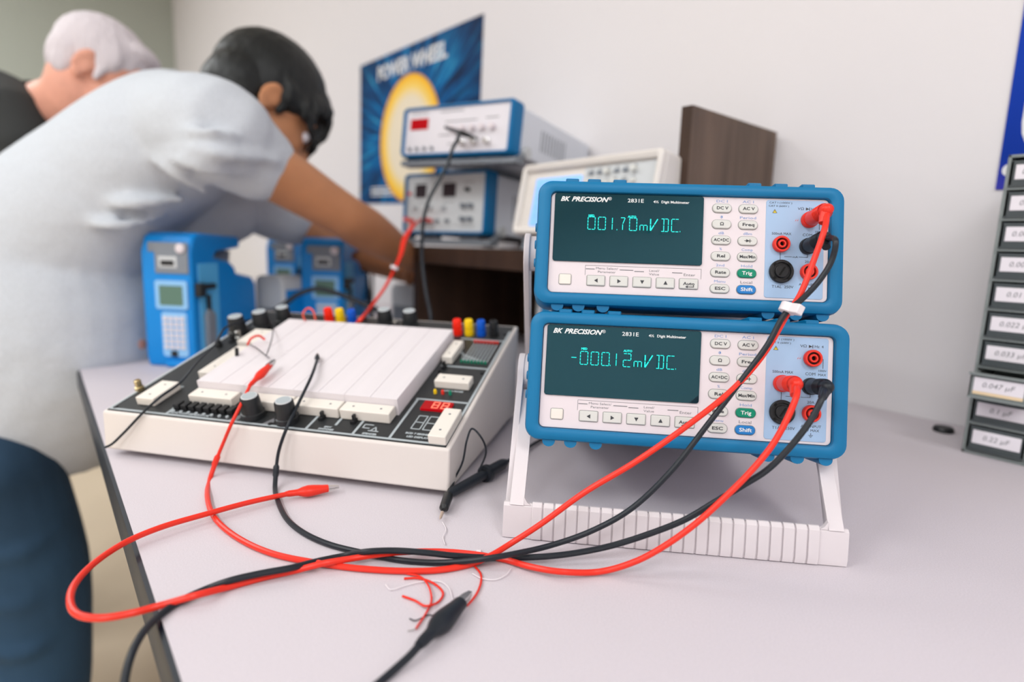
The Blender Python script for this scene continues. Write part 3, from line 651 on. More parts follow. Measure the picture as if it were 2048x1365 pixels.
# ---------------------------------------------------------------- supply and counter stacked on the riser
def boxdev(name, label, cat, P, yaw, pit, rol, W, H, D, face):
    R = root(name, label, cat, P, (0, 0, 0)); R.rotation_euler = (Matrix.Rotation(yaw, 3, 'Z') @ Matrix.Rotation(pit, 3, 'X') @ Matrix.Rotation(rol, 3, 'Y')).to_euler()
    b = MB(); r0 = .010
    O = lambda i, y: rrect(i, i, W-i, H-i, r0, y); I = lambda i, y: rrect(.009+i, .007+i, W-.009-i, H-.007-i, .005, y)
    b.loops([O(.002, .036), O(0, .034), O(0, .006), O(.003, 0), I(-.001, 0), I(0, .002), I(0, .010), I(0, .036)], close=True); b.build('bezel', 'blue_side', R)
    b = MB(); plate(b, .009, .007, W-.009, H-.007, .005, .010, .0045); b.build('front_panel', face, R)
    b = MB(); b.box((.006, .034, .006), (W-.006, D, H-.006)); b.build('case', 'body', R, bevel=.003)
    b = MB()
    for k in range(9): b.box((W-.0062, D*.35+k*.012, H*.3), (W-.0056, D*.35+k*.012+.004, H*.7))
    b.build('vent_slots', 'grey_mid', R)
    # folded stand and feet
    for x in (.055, W-.075):
        q = MB(); q.box((x-.012, .02, -.010), (x+.042, .035, .0008)); q.build('foot', 'grey_mid', R, bevel=.002)
        q = MB(); q.box((x, D-.06, -.009), (x+.02, D-.03, .0062)); q.build('foot', 'black', R, bevel=.002)
    return R
ps = boxdev('power_supply', 'blue and grey bench power supply with two dark displays, red leads plugged in', 'power supply', (-1.2604, .6711, .2548), .2706, -.064, -.0034, .2492, .1375, .2899, 'grey_lt')
for x0, x1 in ((.036, .070), (.120, .158)):
    b = MB(); plate(b, x0, .082, x1, .112, .002, .0045, .0030); b.build('display', 'dark_win', ps)
def dial(par, x, z, r=.006, m='grey_mid', d=.012):
    b = MB(); b.lathe([(r, .0045), (r, .0045-d*.85), (r*.85, .0045-d)], 'y', (x, 0, z), 16); return b.build('control_knob', m, par)
for x in (.185, .205):
    for z in (.034, .062): dial(ps, x, z, .0055, 'grey_mid')
dial(ps, .195, .096, .0042, 'black'); dial(ps, .040, .060, .004, 'grey_lt'); dial(ps, .085, .060, .006, 'grey_lt'); dial(ps, .125, .060, .006, 'grey_lt')
for x, m in ((.022, 'black'), (.034, 'red_jack'), (.060, 'black'), (.075, 'grey_mid'), (.090, 'red_jack'), (.11, 'grey_mid'), (.14, 'grey_mid')):
    b = MB(); b.lathe([(.0042, .0045), (.0042, -.004), (.002, -.0045), (.002, -.001)], 'y', (x, 0, .030), 14); b.build('terminal', m, ps)
b = MB(); b.lathe([(.004, .0045), (.004, .001)], 'y', (.018, 0, .092), 14); b.build('power_lamp', 'red_jack', ps)
b = MB()
for x, z, w_ in ((.05, .118, .05), (.13, .118, .03), (.195, .112, .03), (.06, .072, .03), (.14, .072, .03), (.07, .018, .06), (.195, .018, .04)): b = MB(); b.box((x-w_/2, .0043, z-.0008), (x+w_/2, .0045, z+.0008)); b.build('printed_line', 'ink_grey', ps)
td = boxdev('frequency_counter', 'blue and white bench counter with lit red display, stacked on the power supply', 'counter', (-1.163, .6137, .4114), .3167, -.0945, .022, .2806, .1026, .3296, 'white_face')
b = MB(); plate(b, .022, .056, .070, .078, .001, .0045, .0030); b.build('red_display', 'led_bg', td)
for k in range(4): dial(td, .026+k*.020, .017, .0035, 'grey_mid', .006)
for k in range(5): dial(td, .138+k*.024, .052, .0065, 'white_pl', .010)
for x in (.165, .195, .225): 
    b = MB(); b.lathe([(.006, .0045), (.006, -.002), (.0045, -.0025), (.0045, -.010), (.0035, -.0105), (.0035, -.006), (.001, -.006)], 'y', (x, 0, .024), 16); b.build('coaxial_socket', 'steel', td)
b = MB()
for x, z, w_ in ((.045, .088, .045), (.13, .088, .06), (.155, .068, .08), (.23, .070, .03), (.115, .042, .03), (.14, .024, .03), (.16, .038, .04)): b = MB(); b.box((x-w_/2, .0043, z-.001), (x+w_/2, .0045, z+.001)); b.build('printed_line', 'ink_grey', td)
# grey carrying stands folded below both (part of each)
def stand(par, W, z, hgt):
    for x in (-.006, W-.002):
        b = MB(); b.lathe([(.012, x), (.012, x+.008)], 'x', (0, .055, .012), 18); b.build('stand_pivot', 'grey_lt', par)
    b = MB()
    for x in (-.006, W-.002): b.loops([[(x_, .050, .012), (x_, .060, .012), (x_, .040, z), (x_, .014, z)] for x_ in (x, x+.008)])
    b.box((-.006, .012, z-.010), (W+.006, .042, z)); b.build('stand', 'grey_mid', par, bevel=.001)
stand(ps, .2492, -.010, 0); stand(td, .2806, -.004, 0)

# ---------------------------------------------------------------- oscilloscope
sc = root('oscilloscope', 'pale grey oscilloscope with lit blue screen, half hidden behind the multimeters', 'oscilloscope', (-.862, .692, .2560), (-.19, 0, 0))
W, H = .312, .126
b = MB(); b.box((0, 0, 0), (W, .14, H)); b.build('case', 'scope', sc, bevel=.006, seg=3)
b = MB(); O = lambda i, y: rrect(i, i, W-i, H-i, .008, y); b.loops([O(0, .001), O(0, -.006), O(.003, -.010), O(.006, -.010), rrect(.010, .012, W-.010, H-.012, .004, -.006), rrect(.010, .012, W-.010, H-.012, .004, .001)], close=True); b.build('bezel', 'scope', sc)
b = MB(); plate(b, .036, .016, .150, H-.026, .003, .0005, -.0015); s_ = b.build('screen', 'screen', sc)
b = MB()
for k in range(1, 8): b.box((.036+k*.0142, -.0018, .018), (.0363+k*.0142, -.0016, H-.028))
for k in range(1, 5): b.box((.038, -.0018, .016+k*.0163), (.148, -.0016, .0163+k*.0163))
b.build('graticule', 'ink_blue', s_)
for x in (.02, W-.045):
    q = MB(); q.box((x, .004, -.0262), (x+.025, .012, .001)); q.build('tilt_foot', 'grey_mid', sc, bevel=.001)
b = MB(); plate(b, .153, .014, W-.011, H-.014, .003, .0005, -.0008); b.build('control_panel', 'grey_lt', sc)
for k in range(6):
    for j in range(5):
        g = MB(); x = .165+k*.018; z = .030+j*.017
        if (k+j) % 3 == 0: g.lathe([(.0055, -.0008), (.0050, -.009)], 'y', (x+.005, 0, z+.003), 12); g.build('control_knob', 'btn', sc)
        else: g.box((x, -.004, z), (x+.010, -.0008, z+.006)); g.build('button', 'btn' if (k*j) % 4 else 'grey_mid', sc, bevel=.0006)
b = MB()
for k in range(6):
    for j in range(5): b.box((.166+k*.018, -.0010, .039+j*.017), (.173+k*.018, -.0008, .0402+j*.017))
b.build('printed_lines', 'ink_grey', sc)

# ---------------------------------------------------------------- posters
def nodes(name):
    m = bpy.data.materials.new(name); m.use_nodes = True; nt = m.node_tree; return m, nt, nt.nodes['Principled BSDF']
def N(nt, t, **k):
    n = nt.nodes.new(t)
    for a, v in k.items(): setattr(n, a, v)
    return n
m, nt, bs = nodes('poster_burst_print'); L = nt.links.new
tc = N(nt, 'ShaderNodeTexCoord'); sx = N(nt, 'ShaderNodeSeparateXYZ'); L(tc.outputs['Object'], sx.inputs[0])
def mth(op, a, b_=None, c_=None):
    n = N(nt, 'ShaderNodeMath', operation=op)
    for i, q in enumerate((a, b_, c_)):
        if q is None: continue
        if isinstance(q, (int, float)): n.inputs[i].default_value = q
        else: L(q, n.inputs[i])
    return n.outputs[0]
dx = mth('SUBTRACT', sx.outputs[0], -.015); dz = mth('SUBTRACT', sx.outputs[2], -.042)
rr = mth('SQRT', mth('ADD', mth('MULTIPLY', dx, dx), mth('MULTIPLY', dz, dz)))
an = mth('ARCTAN2', dz, dx)
cv = N(nt, 'ShaderNodeCombineXYZ'); L(mth('MULTIPLY', an, 9.0), cv.inputs[0]); L(mth('MULTIPLY', rr, 3.0), cv.inputs[1])
no = N(nt, 'ShaderNodeTexNoise'); no.inputs['Scale'].default_value = 1.6; no.inputs['Detail'].default_value = 6; L(cv.outputs[0], no.inputs['Vector'])
ra = N(nt, 'ShaderNodeValToRGB'); L(no.outputs['Fac'], ra.inputs[0]); e = ra.color_ramp.elements
e[0].position = .36; e[0].color = (*srgb(8, 22, 52), 1); e[1].position = .74; e[1].color = (*srgb(80, 190, 230), 1)
q = e.new(.5); q.color = (*srgb(0, 78, 138), 1); q = e.new(.62); q.color = (*srgb(0, 120, 180), 1)
rb = N(nt, 'ShaderNodeValToRGB'); L(mth('MULTIPLY', rr, 2.0), rb.inputs[0]); e = rb.color_ramp.elements
e[0].position = 0; e[0].color = (*srgb(238, 226, 205), 1); e[1].position = .44; e[1].color = (*srgb(250, 150, 30), 1)
q = e.new(.27); q.color = (*srgb(240, 226, 200), 1); q = e.new(.34); q.color = (*srgb(252, 214, 110), 1); q = e.new(.40); q.color = (*srgb(252, 190, 40), 1)
edge = N(nt, 'ShaderNodeMapRange'); edge.inputs[1].default_value = .206; edge.inputs[2].default_value = .212; L(rr, edge.inputs[0])
drk = N(nt, 'ShaderNodeMapRange'); drk.inputs[1].default_value = .24; drk.inputs[2].default_value = .46; L(rr, drk.inputs[0])
mx0 = N(nt, 'ShaderNodeMix', data_type='RGBA'); L(drk.outputs[0], mx0.inputs[0]); L(ra.outputs[0], mx0.inputs[6]); 
mdk = N(nt, 'ShaderNodeMix', data_type='RGBA'); mdk.inputs[0].default_value = .62; L(ra.outputs[0], mdk.inputs[6]); mdk.inputs[7].default_value = (*srgb(10, 16, 40), 1); L(mdk.outputs[2], mx0.inputs[7])
mx = N(nt, 'ShaderNodeMix', data_type='RGBA'); L(edge.outputs[0], mx.inputs[0]); L(rb.outputs[0], mx.inputs[6]); L(mx0.outputs[2], mx.inputs[7]); L(mx.outputs[2], bs.inputs['Base Color'])
bs.inputs['Roughness'].default_value = .5; bs.inputs['Specular IOR Level'].default_value = .1; M['poster'] = m
PW, PH = .806, .515
po = root('wall_poster', 'dark blue poster with glowing orange ring and ray burst on the wall', 'poster', (-1.855, YB-.0012, .871-PH/2+.012), (0, .030, 0))
b = MB(); b.box((-PW/2, -.0008, -PH/2), (PW/2, 0, PH/2)); b.build('sheet', 'poster', po)
b = MB(); put_text(b, 'POWER WHEEL', -.018, PH/2-.058, -.0009, .066, 0, bold=.0022, width=.47, extrude=.0001)
b.build('lettering', 'ink_white', po)
b = MB()
for k in range(3): b.box((-.30, -.0011, -PH/2+.030+k*.012), (-.12-.02*k, -.0009, -PH/2+.036+k*.012))
b.build('small_print', 'ink_white', po)
m, nt, bs = nodes('poster_royal_print'); L = nt.links.new
tc = N(nt, 'ShaderNodeTexCoord'); sx = N(nt, 'ShaderNodeSeparateXYZ'); L(tc.outputs['Object'], sx.inputs[0]); rp = N(nt, 'ShaderNodeValToRGB')
mr = N(nt, 'ShaderNodeMapRange'); mr.inputs[1].default_value = -.33; mr.inputs[2].default_value = .33; L(sx.outputs[2], mr.inputs[0]); L(mr.outputs[0], rp.inputs[0])
rp.color_ramp.elements[0].color = (*srgb(60, 60, 170), 1); rp.color_ramp.elements[0].position = .0; rp.color_ramp.elements[1].color = (*srgb(96, 88, 190), 1)
q = rp.color_ramp.elements.new(.06); q.color = (*srgb(10, 50, 150), 1); q = rp.color_ramp.elements.new(.5); q.color = (*srgb(20, 66, 185), 1); q = rp.color_ramp.elements.new(.8); q.color = (*srgb(66, 76, 180), 1)
L(rp.outputs[0], bs.inputs['Base Color']); bs.inputs['Roughness'].default_value = .5; bs.inputs['Specular IOR Level'].default_value = .1; M['poster2'] = m
p2 = root('wall_poster', 'royal blue poster with white outline diagrams above the drawer cabinet', 'poster', (-.238+.23, YB-.0012, .332+.33), (0, 0, 0))
b = MB(); b.box((-.23, -.0008, -.33), (.23, 0, .33)); b.build('sheet', 'poster2', p2)
b = MB()
def ring(x0, z0, x1, z1, r, t):
    o_ = rrect(x0, z0, x1, z1, r, -.001); i_ = rrect(x0+t, z0+t, x1-t, z1-t, r-t*.6, -.001); n = len(o_)
    for k in range(n): l = (k+1) % n; b.add([o_[k], o_[l], i_[l], i_[k]], [(0, 1, 2, 3)])
ring(-.205, -.01, .18, .26, .02, .003); ring(-.213, -.300, -.09, -.165, .055, .004); ring(-.05, -.30, .08, -.165, .055, .004)
b.lathe([(.013, -.0012), (.013, -.0009)], 'y', (-.195, 0, -.105), 20); b.lathe([(.008, -.0012), (.008, -.0009)], 'y', (-.218, 0, -.305), 14)
b.build('outline_print', 'ink_white', p2)

# ---------------------------------------------------------------- drawer cabinet at the right
CX, CY = -.199, .885
cb = root('drawer_cabinet', 'grey parts cabinet of small labelled drawers against the wall', 'cabinet', (CX, CY, 0))
CWd, CHt, CD = .232, .358, .13; rows_, cols_ = 10, 4
b = MB(); b.box((0, .002, 0), (.0035, CD, CHt)); b.box((CWd-.0035, .002, 0), (CWd, CD, CHt)); b.box((0, .002, CHt-.0035), (CWd, CD, CHt)); b.box((0, .002, 0), (CWd, CD, .0045)); b.box((0, CD-.002, 0), (CWd, CD, CHt)); b.build('shell', 'rack', cb, bevel=.0008)
rh = (CHt-.008)/rows_; cw = (CWd-.007)/cols_
b = MB()
for r in range(1, rows_): z = .0045+r*rh; b.box((.0035, 0, z-.0013), (CWd-.0035, CD-.004, z+.0013))
for c_ in range(1, cols_): x = .0035+c_*cw; b.box((x-.0010, .003, .0045), (x+.0010, CD-.004, CHt-.0035))
b.build('divider_grid', 'rack', cb)
vals = ['0.22 \u00b5F', '0.1 \u00b5F', '0.047 \u00b5F', '0.033 \u00b5F', '0.022 \u00b5F', '0.01 \u00b5F', '0.005 \u00b5F', '0.0022 \u00b5F', '0.001 \u00b5F', '0.0001 \u00b5F']
for r in range(rows_):
    for c_ in range(cols_):
        x0, x1 = .0035+c_*cw+.0014, .0035+(c_+1)*cw-.0014; z0, z1 = .0045+r*rh+.0017, .0045+(r+1)*rh-.0017
        out = -.030 if (r == 2 and c_ == 0) else .0015
        g = MB(); t = .0014; dp = .10
        g.box((x0, out, z0), (x1, out+t, z1-.002)); g.box((x0, out, z0), (x0+t, out+dp, z1-.003)); g.box((x1-t, out, z0), (x1, out+dp, z1-.003)); g.box((x0, out, z0), (x1, out+dp, z0+t)); g.box((x0, out+dp-t, z0), (x1, out+dp, z1-.003))
        g.box((x0, out-.0030, z0), (x1, out, z0+.0022))
        dr = g.build('drawer', 'drawer' if out > 0 else 'rack', cb)
        if out < 0:
            g = MB(); g.box((x0-.001, out-.004, z1-.004), (x1+.001, out+.002, z1-.0015)); g.build('drawer_lip', 'rack', dr)
        g = MB(); g.box((x0+.004, out-.0008, z0+.0085), (x1-.003, out+.0001, z1-.0065)); g.build('label_card', 'paper', dr, bevel=.0003)
        if out < 0: 
            g = MB(); g.box((x0+.004, out-.0010, z0+.0050), (x1-.003, out-.0002, z0+.0085)); g.build('label_edge', 'paper_edge', dr)
        if c_ == 0:
            g = MB(); put_text(g, vals[r], (x0+x1)/2, (z0+z1)/2+.001, out-.0009, .0085, 0, extrude=.00003, shear=.2); g.build('handwriting', 'ink_grey', dr)
        if c_ == 0 and r in (2, 4, 6, 7, 8):
            g = MB(); random.seed(r*7+c_)
            for k in range(7):
                xx = x0+.008+random.random()*(x1-x0-.016); yy = out+.004+random.random()*.02; zz = z0+.003+ (random.random()*.01 if out > 0 else .014)
                g.lathe([(.0003, -.002), (.0022, -.0015), (.0024, 0), (.0022, .0015), (.0003, .002)], 'y', (xx, yy, zz), 8)
            g.build('capacitors', {2: 'post_yel', 4: 'red_jack', 6: 'brass', 7: 'post_blu', 8: 'brass'}[r], dr, kind='stuff')
# black plug left of the cabinet by the wall
pk = onz(1887, 858, .004)
b = MB(); b.lathe([(.012, 0), (.013, .003), (.011, .007), (.006, .008)], 'z', (0, 0, 0), 20)
o = b.build('rubber_foot', 'black'); o.location = (pk.x, pk.y, T); tag(o, 'small black rubber foot lying on the bench left of the drawer cabinet', 'foot')

# ---------------------------------------------------------------- blue portable instruments
def tester(P, yaw, label, group=None):
    R = root('portable_tester', label, 'tester', P, (0, 0, yaw), group)
    W, H, D = .094, .236, .155
    # body profile (y depth, z) : handle slot and stepped back
    prof = [(.004, 0), (.0, .02), (0, .205), (.010, .232), (.024, .240), (.110, .236), (.112, .214), (.055, .206), (.050, .196), (.085, .188), (.098, .176), (.100, .165), (.140, .155), (.150, .140), (.152, .03), (.140, .004), (.10, 0)]
    b = MB(); b.loops([[(x, y, z) for y, z in prof] for x in (0, W)]); b.v = [Vector((p.x, p.y*(1 if p.y < .03 else 1.42), p.z)) for p in b.v]; b.build('shell', 'bright_blue', R, bevel=.006, seg=3)
    b = MB(); b.loops([[(x, y, z) for y, z in [(.080, .196), (.155, .208), (.148, .176), (.128, .182)]] for x in (.02, W-.02)]); b.build('cradle', 'grey_mid', R)
    b = MB(); b.box((.028, -.0025, .168), (W-.004, .001, .222)); b.box((.016, -.0020, .205), (.03, .001, .222)); b.build('top_plate', 'grey_mid', R, bevel=.002)
    b = MB(); b.box((.036, -.0035, .178), (.070, -.002, .198)); b.build('printer_window', 'grey_lt', R, bevel=.001)
    b = MB(); b.box((.041, -.0045, .182), (.065, -.003, .191)); b.build('dark_slot', 'black', R)
    b = MB(); b.lathe([(.0085, -.001), (.0085, -.005), (.006, -.007)], 'y', (.078, 0, .212), 18); b.build('round_button', 'white_pl', R)
    b = MB(); plate(b, .026, .105, .086, .156, .005, .001, -.003); b.build('screen_frame', 'pale_blue', R)
    b = MB(); plate(b, .034, .112, .078, .147, .002, -.0025, -.0036); b.build('screen', 'lcd', R)
    b = MB(); plate(b, .034, .020, .082, .100, .006, .001, -.0015); k_ = b.build('keypad', 'pale_blue', R)
    for i in range(4):
        for j in range(6):
            g = MB(); x = .038+i*.0105; z = .034+j*.0102; plate(g, x, z, x+.0078, z+.0072, .0015, -.001, -.0036); g.build('key', 'white_pl', k_)
    b = MB(); b.box((.050, -.004, .020), (.062, -.001, .031)); b.build('socket', 'black', R, bevel=.001)
    b = MB(); b.box((.040, -.006, .001), (.075, .004, .012)); b.build('front_foot', 'bright_blue', R, bevel=.003)
    # right side: recess with black probe holder and grey clip
    b = MB(); b.box((W-.001, .018, .030), (W+.0015, .078, .186)); b.build('side_recess', 'sky_blue', R, bevel=.003)
    b = MB(); b.box((W, .006, .128), (W+.012, .024, .152)); b.box((W+.002, .020, .140), (W+.010, .058, .150)); b.box((W+.003, .034, .100), (W+.009, .042, .130)); b.build('probe_holder', 'black', R, bevel=.002)
    b = MB(); b.loops([[(W+.001, .028, .030), (W+.010, .028, .030), (W+.010, .052, .030), (W+.001, .052, .030)], [(W+.001, .028, .092), (W+.010, .028, .092), (W+.010, .052, .092), (W+.001, .052, .092)], [(W+.002, .034, .104), (W+.008, .034, .104), (W+.008, .044, .104), (W+.002, .044, .104)]]); b.build('side_clip', 'grey_mid', R, bevel=.001)
    return R
tester((-1.2241, .1417, 0.0), .80, 'bright blue portable tester with green display and keypad, beside the trainer', None)
p = onz(604, 690); tester((p.x, p.y, 0), .86, 'distant blue portable tester seen under the reaching forearms')
p = onz(536, 636); tester((p.x, p.y, 0), .72, 'farthest blue portable tester, between the front tester and the other one')
# pale items in the background
def pale(name, label, cat, px, py, wz, d, yaw=.5, m='grey_lt'):
    p = onz(px, py); R = root(name, label, cat, (p.x, p.y, 0), (0, 0, yaw)); w_, h_ = wz
    b = MB(); b.loops([rrect(0, 0, w_, h_, .018, y) for y in (0, d)]); b.build('shell', m, R, bevel=.004)
    b = MB(); plate(b, .012, .02, w_-.012, h_*.55, .004, .001, -.003); b.build('front_plate', 'grey_mid', R)
    b = MB(); b.box((w_-.001, .01, .01), (w_+.002, d-.01, h_-.03)); b.build('side_strip', 'bright_blue', R)
    return R
pale('meter_case', 'rounded pale grey meter case behind the front blue tester', 'instrument', 514, 690, (.078, .155), .07)
b = pale('carton', 'small pale carton left of the walnut riser', 'box', 782, 660, (.105, .125), .09, .25)
# ---------------------------------------------------------------- cables
def cable_mesh(parent, name, pts, r, m, sub=10, n=10):
    b = MB(); b.tube([zT(p) for p in catmull(pts, sub)], r, n); o = b.build(name, m, parent); return o
def lead_root(name, label, cat, group=None):
    o = bpy.data.objects.new(name, None); COL.objects.link(o); o['label'] = label; o['category'] = cat
    if group: o['group'] = group
    return o
def frame_from(P, d, up=Vector((0, 0, 1))):
    d = d.normalized(); s_ = d.cross(up); s_ = s_.normalized() if s_.length > 1e-6 else Vector((1, 0, 0)); u = s_.cross(d)
    return Matrix(((s_.x, d.x, u.x, P.x), (s_.y, d.y, u.y, P.y), (s_.z, d.z, u.z, P.z+T), (0, 0, 0, 1)))   # local +y = direction
def plug(parent, MM, x, z, m, out_dir):
    # straight sleeve out of the jack, then cable elbow
    b = MB(); b.X = Matrix.Translation((0, 0, T)) @ MM
    b.lathe([(.0060, 0.0005), (.0062, -.003), (.0062, -.010), (.0058, -.014), (.0056, -.022), (.0050, -.027), (.0042, -.031), (.0020, -.033)], 'y', (x, 0, z), 22)
    for k in range(5): b.lathe([(.0060, -.015-k*.0022), (.0064, -.0156-k*.0022), (.0060, -.0164-k*.0022)], 'y', (x, 0, z), 20, cap0=False, cap1=False)
    P = MM @ Vector((x, -.027, z)); Q = P + out_dir.normalized()*.012
    b.X = Matrix.Identity(4); b.tube([zT(P - out_dir.normalized()*.003), zT(P+out_dir.normalized()*.005), zT(Q)], [.0046, .0040, .0030], 14)
    b.build('banana_plug', m, parent, smooth=50); return P
def clip(parent, P, d, m, s=1.0, up=Vector((0, 0, 1)), th=1.0):
    X = frame_from(P, d, up); b = MB(); b.X = X @ Matrix.Scale(s, 4) @ Matrix.Diagonal((th, 1, th, 1))
    prof = [(-.004, .0026, .0026), (.000, .0034, .0034), (.006, .0036, .0034), (.009, .0040, .0036), (.014, .0062, .0052), (.019, .0072, .0062), (.025, .0066, .0058), (.034, .0052, .0046), (.040, .0046, .0040), (.0405, .0030, .0026)]
    b.loops([[(rx*math.cos(2*PI*k/20), y, rz*math.sin(2*PI*k/20)) for k in range(20)] for y, rx, rz in prof]); b.build('clip_boot', m, parent, smooth=60)
    b = MB(); b.X = X @ Matrix.Scale(s, 4)
    for sg in (1, -1):
        b.loops([[(-.0028, .036, sg*.0004), (.0028, .036, sg*.0004), (.0028, .036, sg*.0030), (-.0028, .036, sg*.0030)], [(-.0022, .046, sg*.0003), (.0022, .046, sg*.0003), (.0022, .046, sg*.0022), (-.0022, .046, sg*.0022)], [(-.0012, .0515, sg*.0002), (.0012, .0515, sg*.0002), (.0012, .0515, sg*.0014), (-.0012, .0515, sg*.0014)]])
    b.build('clip_jaws', 'steel', parent)
    return P - d.normalized()*.002*s
CR = .0023
def sleeve(parent, P, Q, m):
    b = MB(); X = frame_from(P, Q-P); b.X = X; b.lathe([(.0020, -.006), (.0029, -.004), (.0029, .004), (.0020, .006)], 'y', n=12); b.build('joint_sleeve', m, parent)
Z1, Z2, Z3 = .0026, .0068, .0105
# red lead from the upper meter to the breadboard
la = lead_root('test_lead', 'red test lead from the upper multimeter to the red clip on the breadboard', 'cable')
p0 = MU @ Vector((.2275, -.027, .0793)); nx = dep(1628, 520, .452)
plug(la, MU, .2268, .0793, 'red_rubber', nx-p0)
C1 = ontop(503, 768, .028); C2 = ontop(546, 725, .030); dd = (C2-C1)
clip(la, C1, dd, 'red_rubber', .98, th=.72)
pts = [p0, dep(1650, 455, .452), dep(1628, 520, .450), dep(1600, 590, .448), dep(1575, 628, .447), dep(1530, 705, .444), dep(1470, 775, .443), dep(1380, 848, .443), dep(1270, 925, .445), dep(1170, 985, .447), dep(1080, 1050, .450), onz(1015, 1092, .010), onz(985, 1110, Z2), onz(945, 1128, Z1), onz(885, 1140, Z1), onz(820, 1143, Z1), onz(720, 1138, Z1), onz(630, 1126, Z1), onz(545, 1108, Z1), onz(475, 1076, Z1), onz(430, 1037, Z1), onz(415, 995, Z1), onfront(421, 955, .018), onfront(432, 922, .010)]
cable_mesh(la, 'cable', pts, CR, 'red_rubber'); sleeve(la, pts[-1], onfront(444, 892, .008), 'red_rubber')
cable_mesh(la, 'thin_cable', [pts[-2], pts[-1], onfront(446, 888, .007), ontop(463, 848, .008), ontop(484, 805, .022), C1-dd.normalized()*.002], .0017, 'red_rubber')
# black lead from the upper meter
lb = lead_root('test_lead', 'black test lead from the upper multimeter to the black clip on the breadboard', 'cable')
p0 = MU @ Vector((.2258, -.027, .0570)); nx = dep(1660, 525, .44)
plug(lb, MU, .2258, .0570, 'black_rubber', nx-p0)
C1 = ontop(634, 722, .026); C2 = ontop(636, 690, .024)
clip(lb, C1, (C2-C1), 'black_rubber', .42)
pts = [p0, dep(1671, 482, .440), dep(1664, 520, .441), dep(1640, 560, .443), dep(1605, 598, .444), dep(1571, 627, .444), dep(1535, 690, .443), dep(1480, 765, .443), dep(1415, 850, .443), dep(1340, 945, .443), dep(1260, 1020, .446), dep(1180, 1064, .449), onz(1100, 1092, .012), onz(1040, 1106, Z3), onz(985, 1116, Z3+.001), onz(930, 1123, Z2), onz(870, 1126, Z1), onz(800, 1121, Z1), onz(720, 1105, Z1), onz(660, 1090, Z1), onz(610, 1068, Z1), onz(575, 1040, Z1), onz(555, 1000, Z1), onz(550, 975, Z1), onfront(552, 943, .014)]
cable_mesh(lb, 'cable', pts, CR*.97, 'black_rubber'); sleeve(lb, pts[-1], onfront(554, 915, .010), 'black_rubber')
cable_mesh(lb, 'thin_cable', [pts[-2], pts[-1], onfront(557, 905, .009), ontop(572, 860, .006), ontop(598, 805, .020), ontop(622, 755, .028), C1], .0016, 'black_rubber')
# red lead from the lower meter to the clip on the bench
lc = lead_root('test_lead', 'red test lead from the lower multimeter looping past the bench edge to a red clip', 'cable')
p0 = ML @ Vector((.2040, -.027, .0580)); nx = dep(1585, 820, .425)
plug(lc, ML, .2040, .0580, 'red_rubber', nx-p0)
C1 = onz(578, 988, .0062); C2 = onz(680, 974, .0062)
clip(lc, C1, (C2-C1), 'red_rubber', .86)
pts = [p0, dep(1594, 788, .428), dep(1578, 830, .425), dep(1545, 890, .423), dep(1500, 945, .422), dep(1450, 995, .421), dep(1395, 1045, .421), dep(1330, 1092, .423), dep(1270, 1124, .426), dep(1200, 1144, .430), onz(1120, 1144, .006), onz(1060, 1134, .0045), onz(1010, 1120, Z1), onz(955, 1110, Z1), onz(890, 1104, Z1), onz(830, 1104, Z2-.001), onz(770, 1108, Z2), onz(710, 1117, Z2-.001), onz(650, 1127, Z2), onz(590, 1142, Z1+.001), onz(530, 1155, Z1), onz(460, 1174, Z1), onz(390, 1192, Z2), onz(320, 1212, Z1+.001), onz(260, 1228, .004), onz(200, 1237, .004), onz(158, 1231, .004), onz(141, 1208, .004), onz(148, 1172, .005), onz(185, 1130, .006), onz(250, 1086, .007), onz(320, 1056, .008), onz(415, 1028, .0075), onz(500, 1005, .007), C1]
cable_mesh(lc, 'cable', pts, CR, 'red_rubber')
# black lead from the lower meter, off the bench edge and back, ending in the black clip in front
ld = lead_root('test_lead', 'black test lead from the lower multimeter, ending in the black crocodile clip in front', 'cable')
p0 = ML @ Vector((.2255, -.027, .0572)); nx = dep(1635, 820, .425)
plug(ld, ML, .2258, .0570, 'black_rubber', nx-p0)
pts = [p0, dep(1645, 795, .428), dep(1622, 840, .425), dep(1580, 895, .423), dep(1535, 940, .424), dep(1485, 972, .427), dep(1430, 1005, .430), dep(1370, 1040, .436), dep(1300, 1068, .440), dep(1220, 1093, .444), onz(1150, 1107, .010), onz(1090, 1114, .008), onz(1030, 1116, .0035), onz(975, 1116, Z1), onz(905, 1112, Z3-.003), onz(850, 1106, Z3), onz(790, 1102, Z3), onz(735, 1104, Z3), onz(690, 1112, Z1+.0005), onz(640, 1122, Z1), onz(580, 1137, Z2+.001), onz(520, 1148, Z2+.001), onz(460, 1162, Z2), onz(410, 1180, Z1), onz(355, 1206, Z1), onz(310, 1240, Z1), onz(277, 1280, .0035), onz(258, 1325, -.002), onz(248, 1380, -.012), onz(262, 1500, -.03)]
cable_mesh(ld, 'cable', pts, CR, 'black_rubber')
C1 = onz(845, 1284, .0065); C2 = onz(935, 1193, .0065)
clip(ld, C1, (C2-C1), 'black_rubber', 1.08, th=.95)
e0 = onz(262, 1500, -.03)
cable_mesh(ld, 'cable', [C1, onz(820, 1312, .005), onz(780, 1348, Z1), onz(730, 1390, Z1), onz(640, 1460, Z1), onz(520, 1560, Z1), onz(420, 1600, .004), onz(330, 1590, -.01), e0], CR, 'black_rubber')
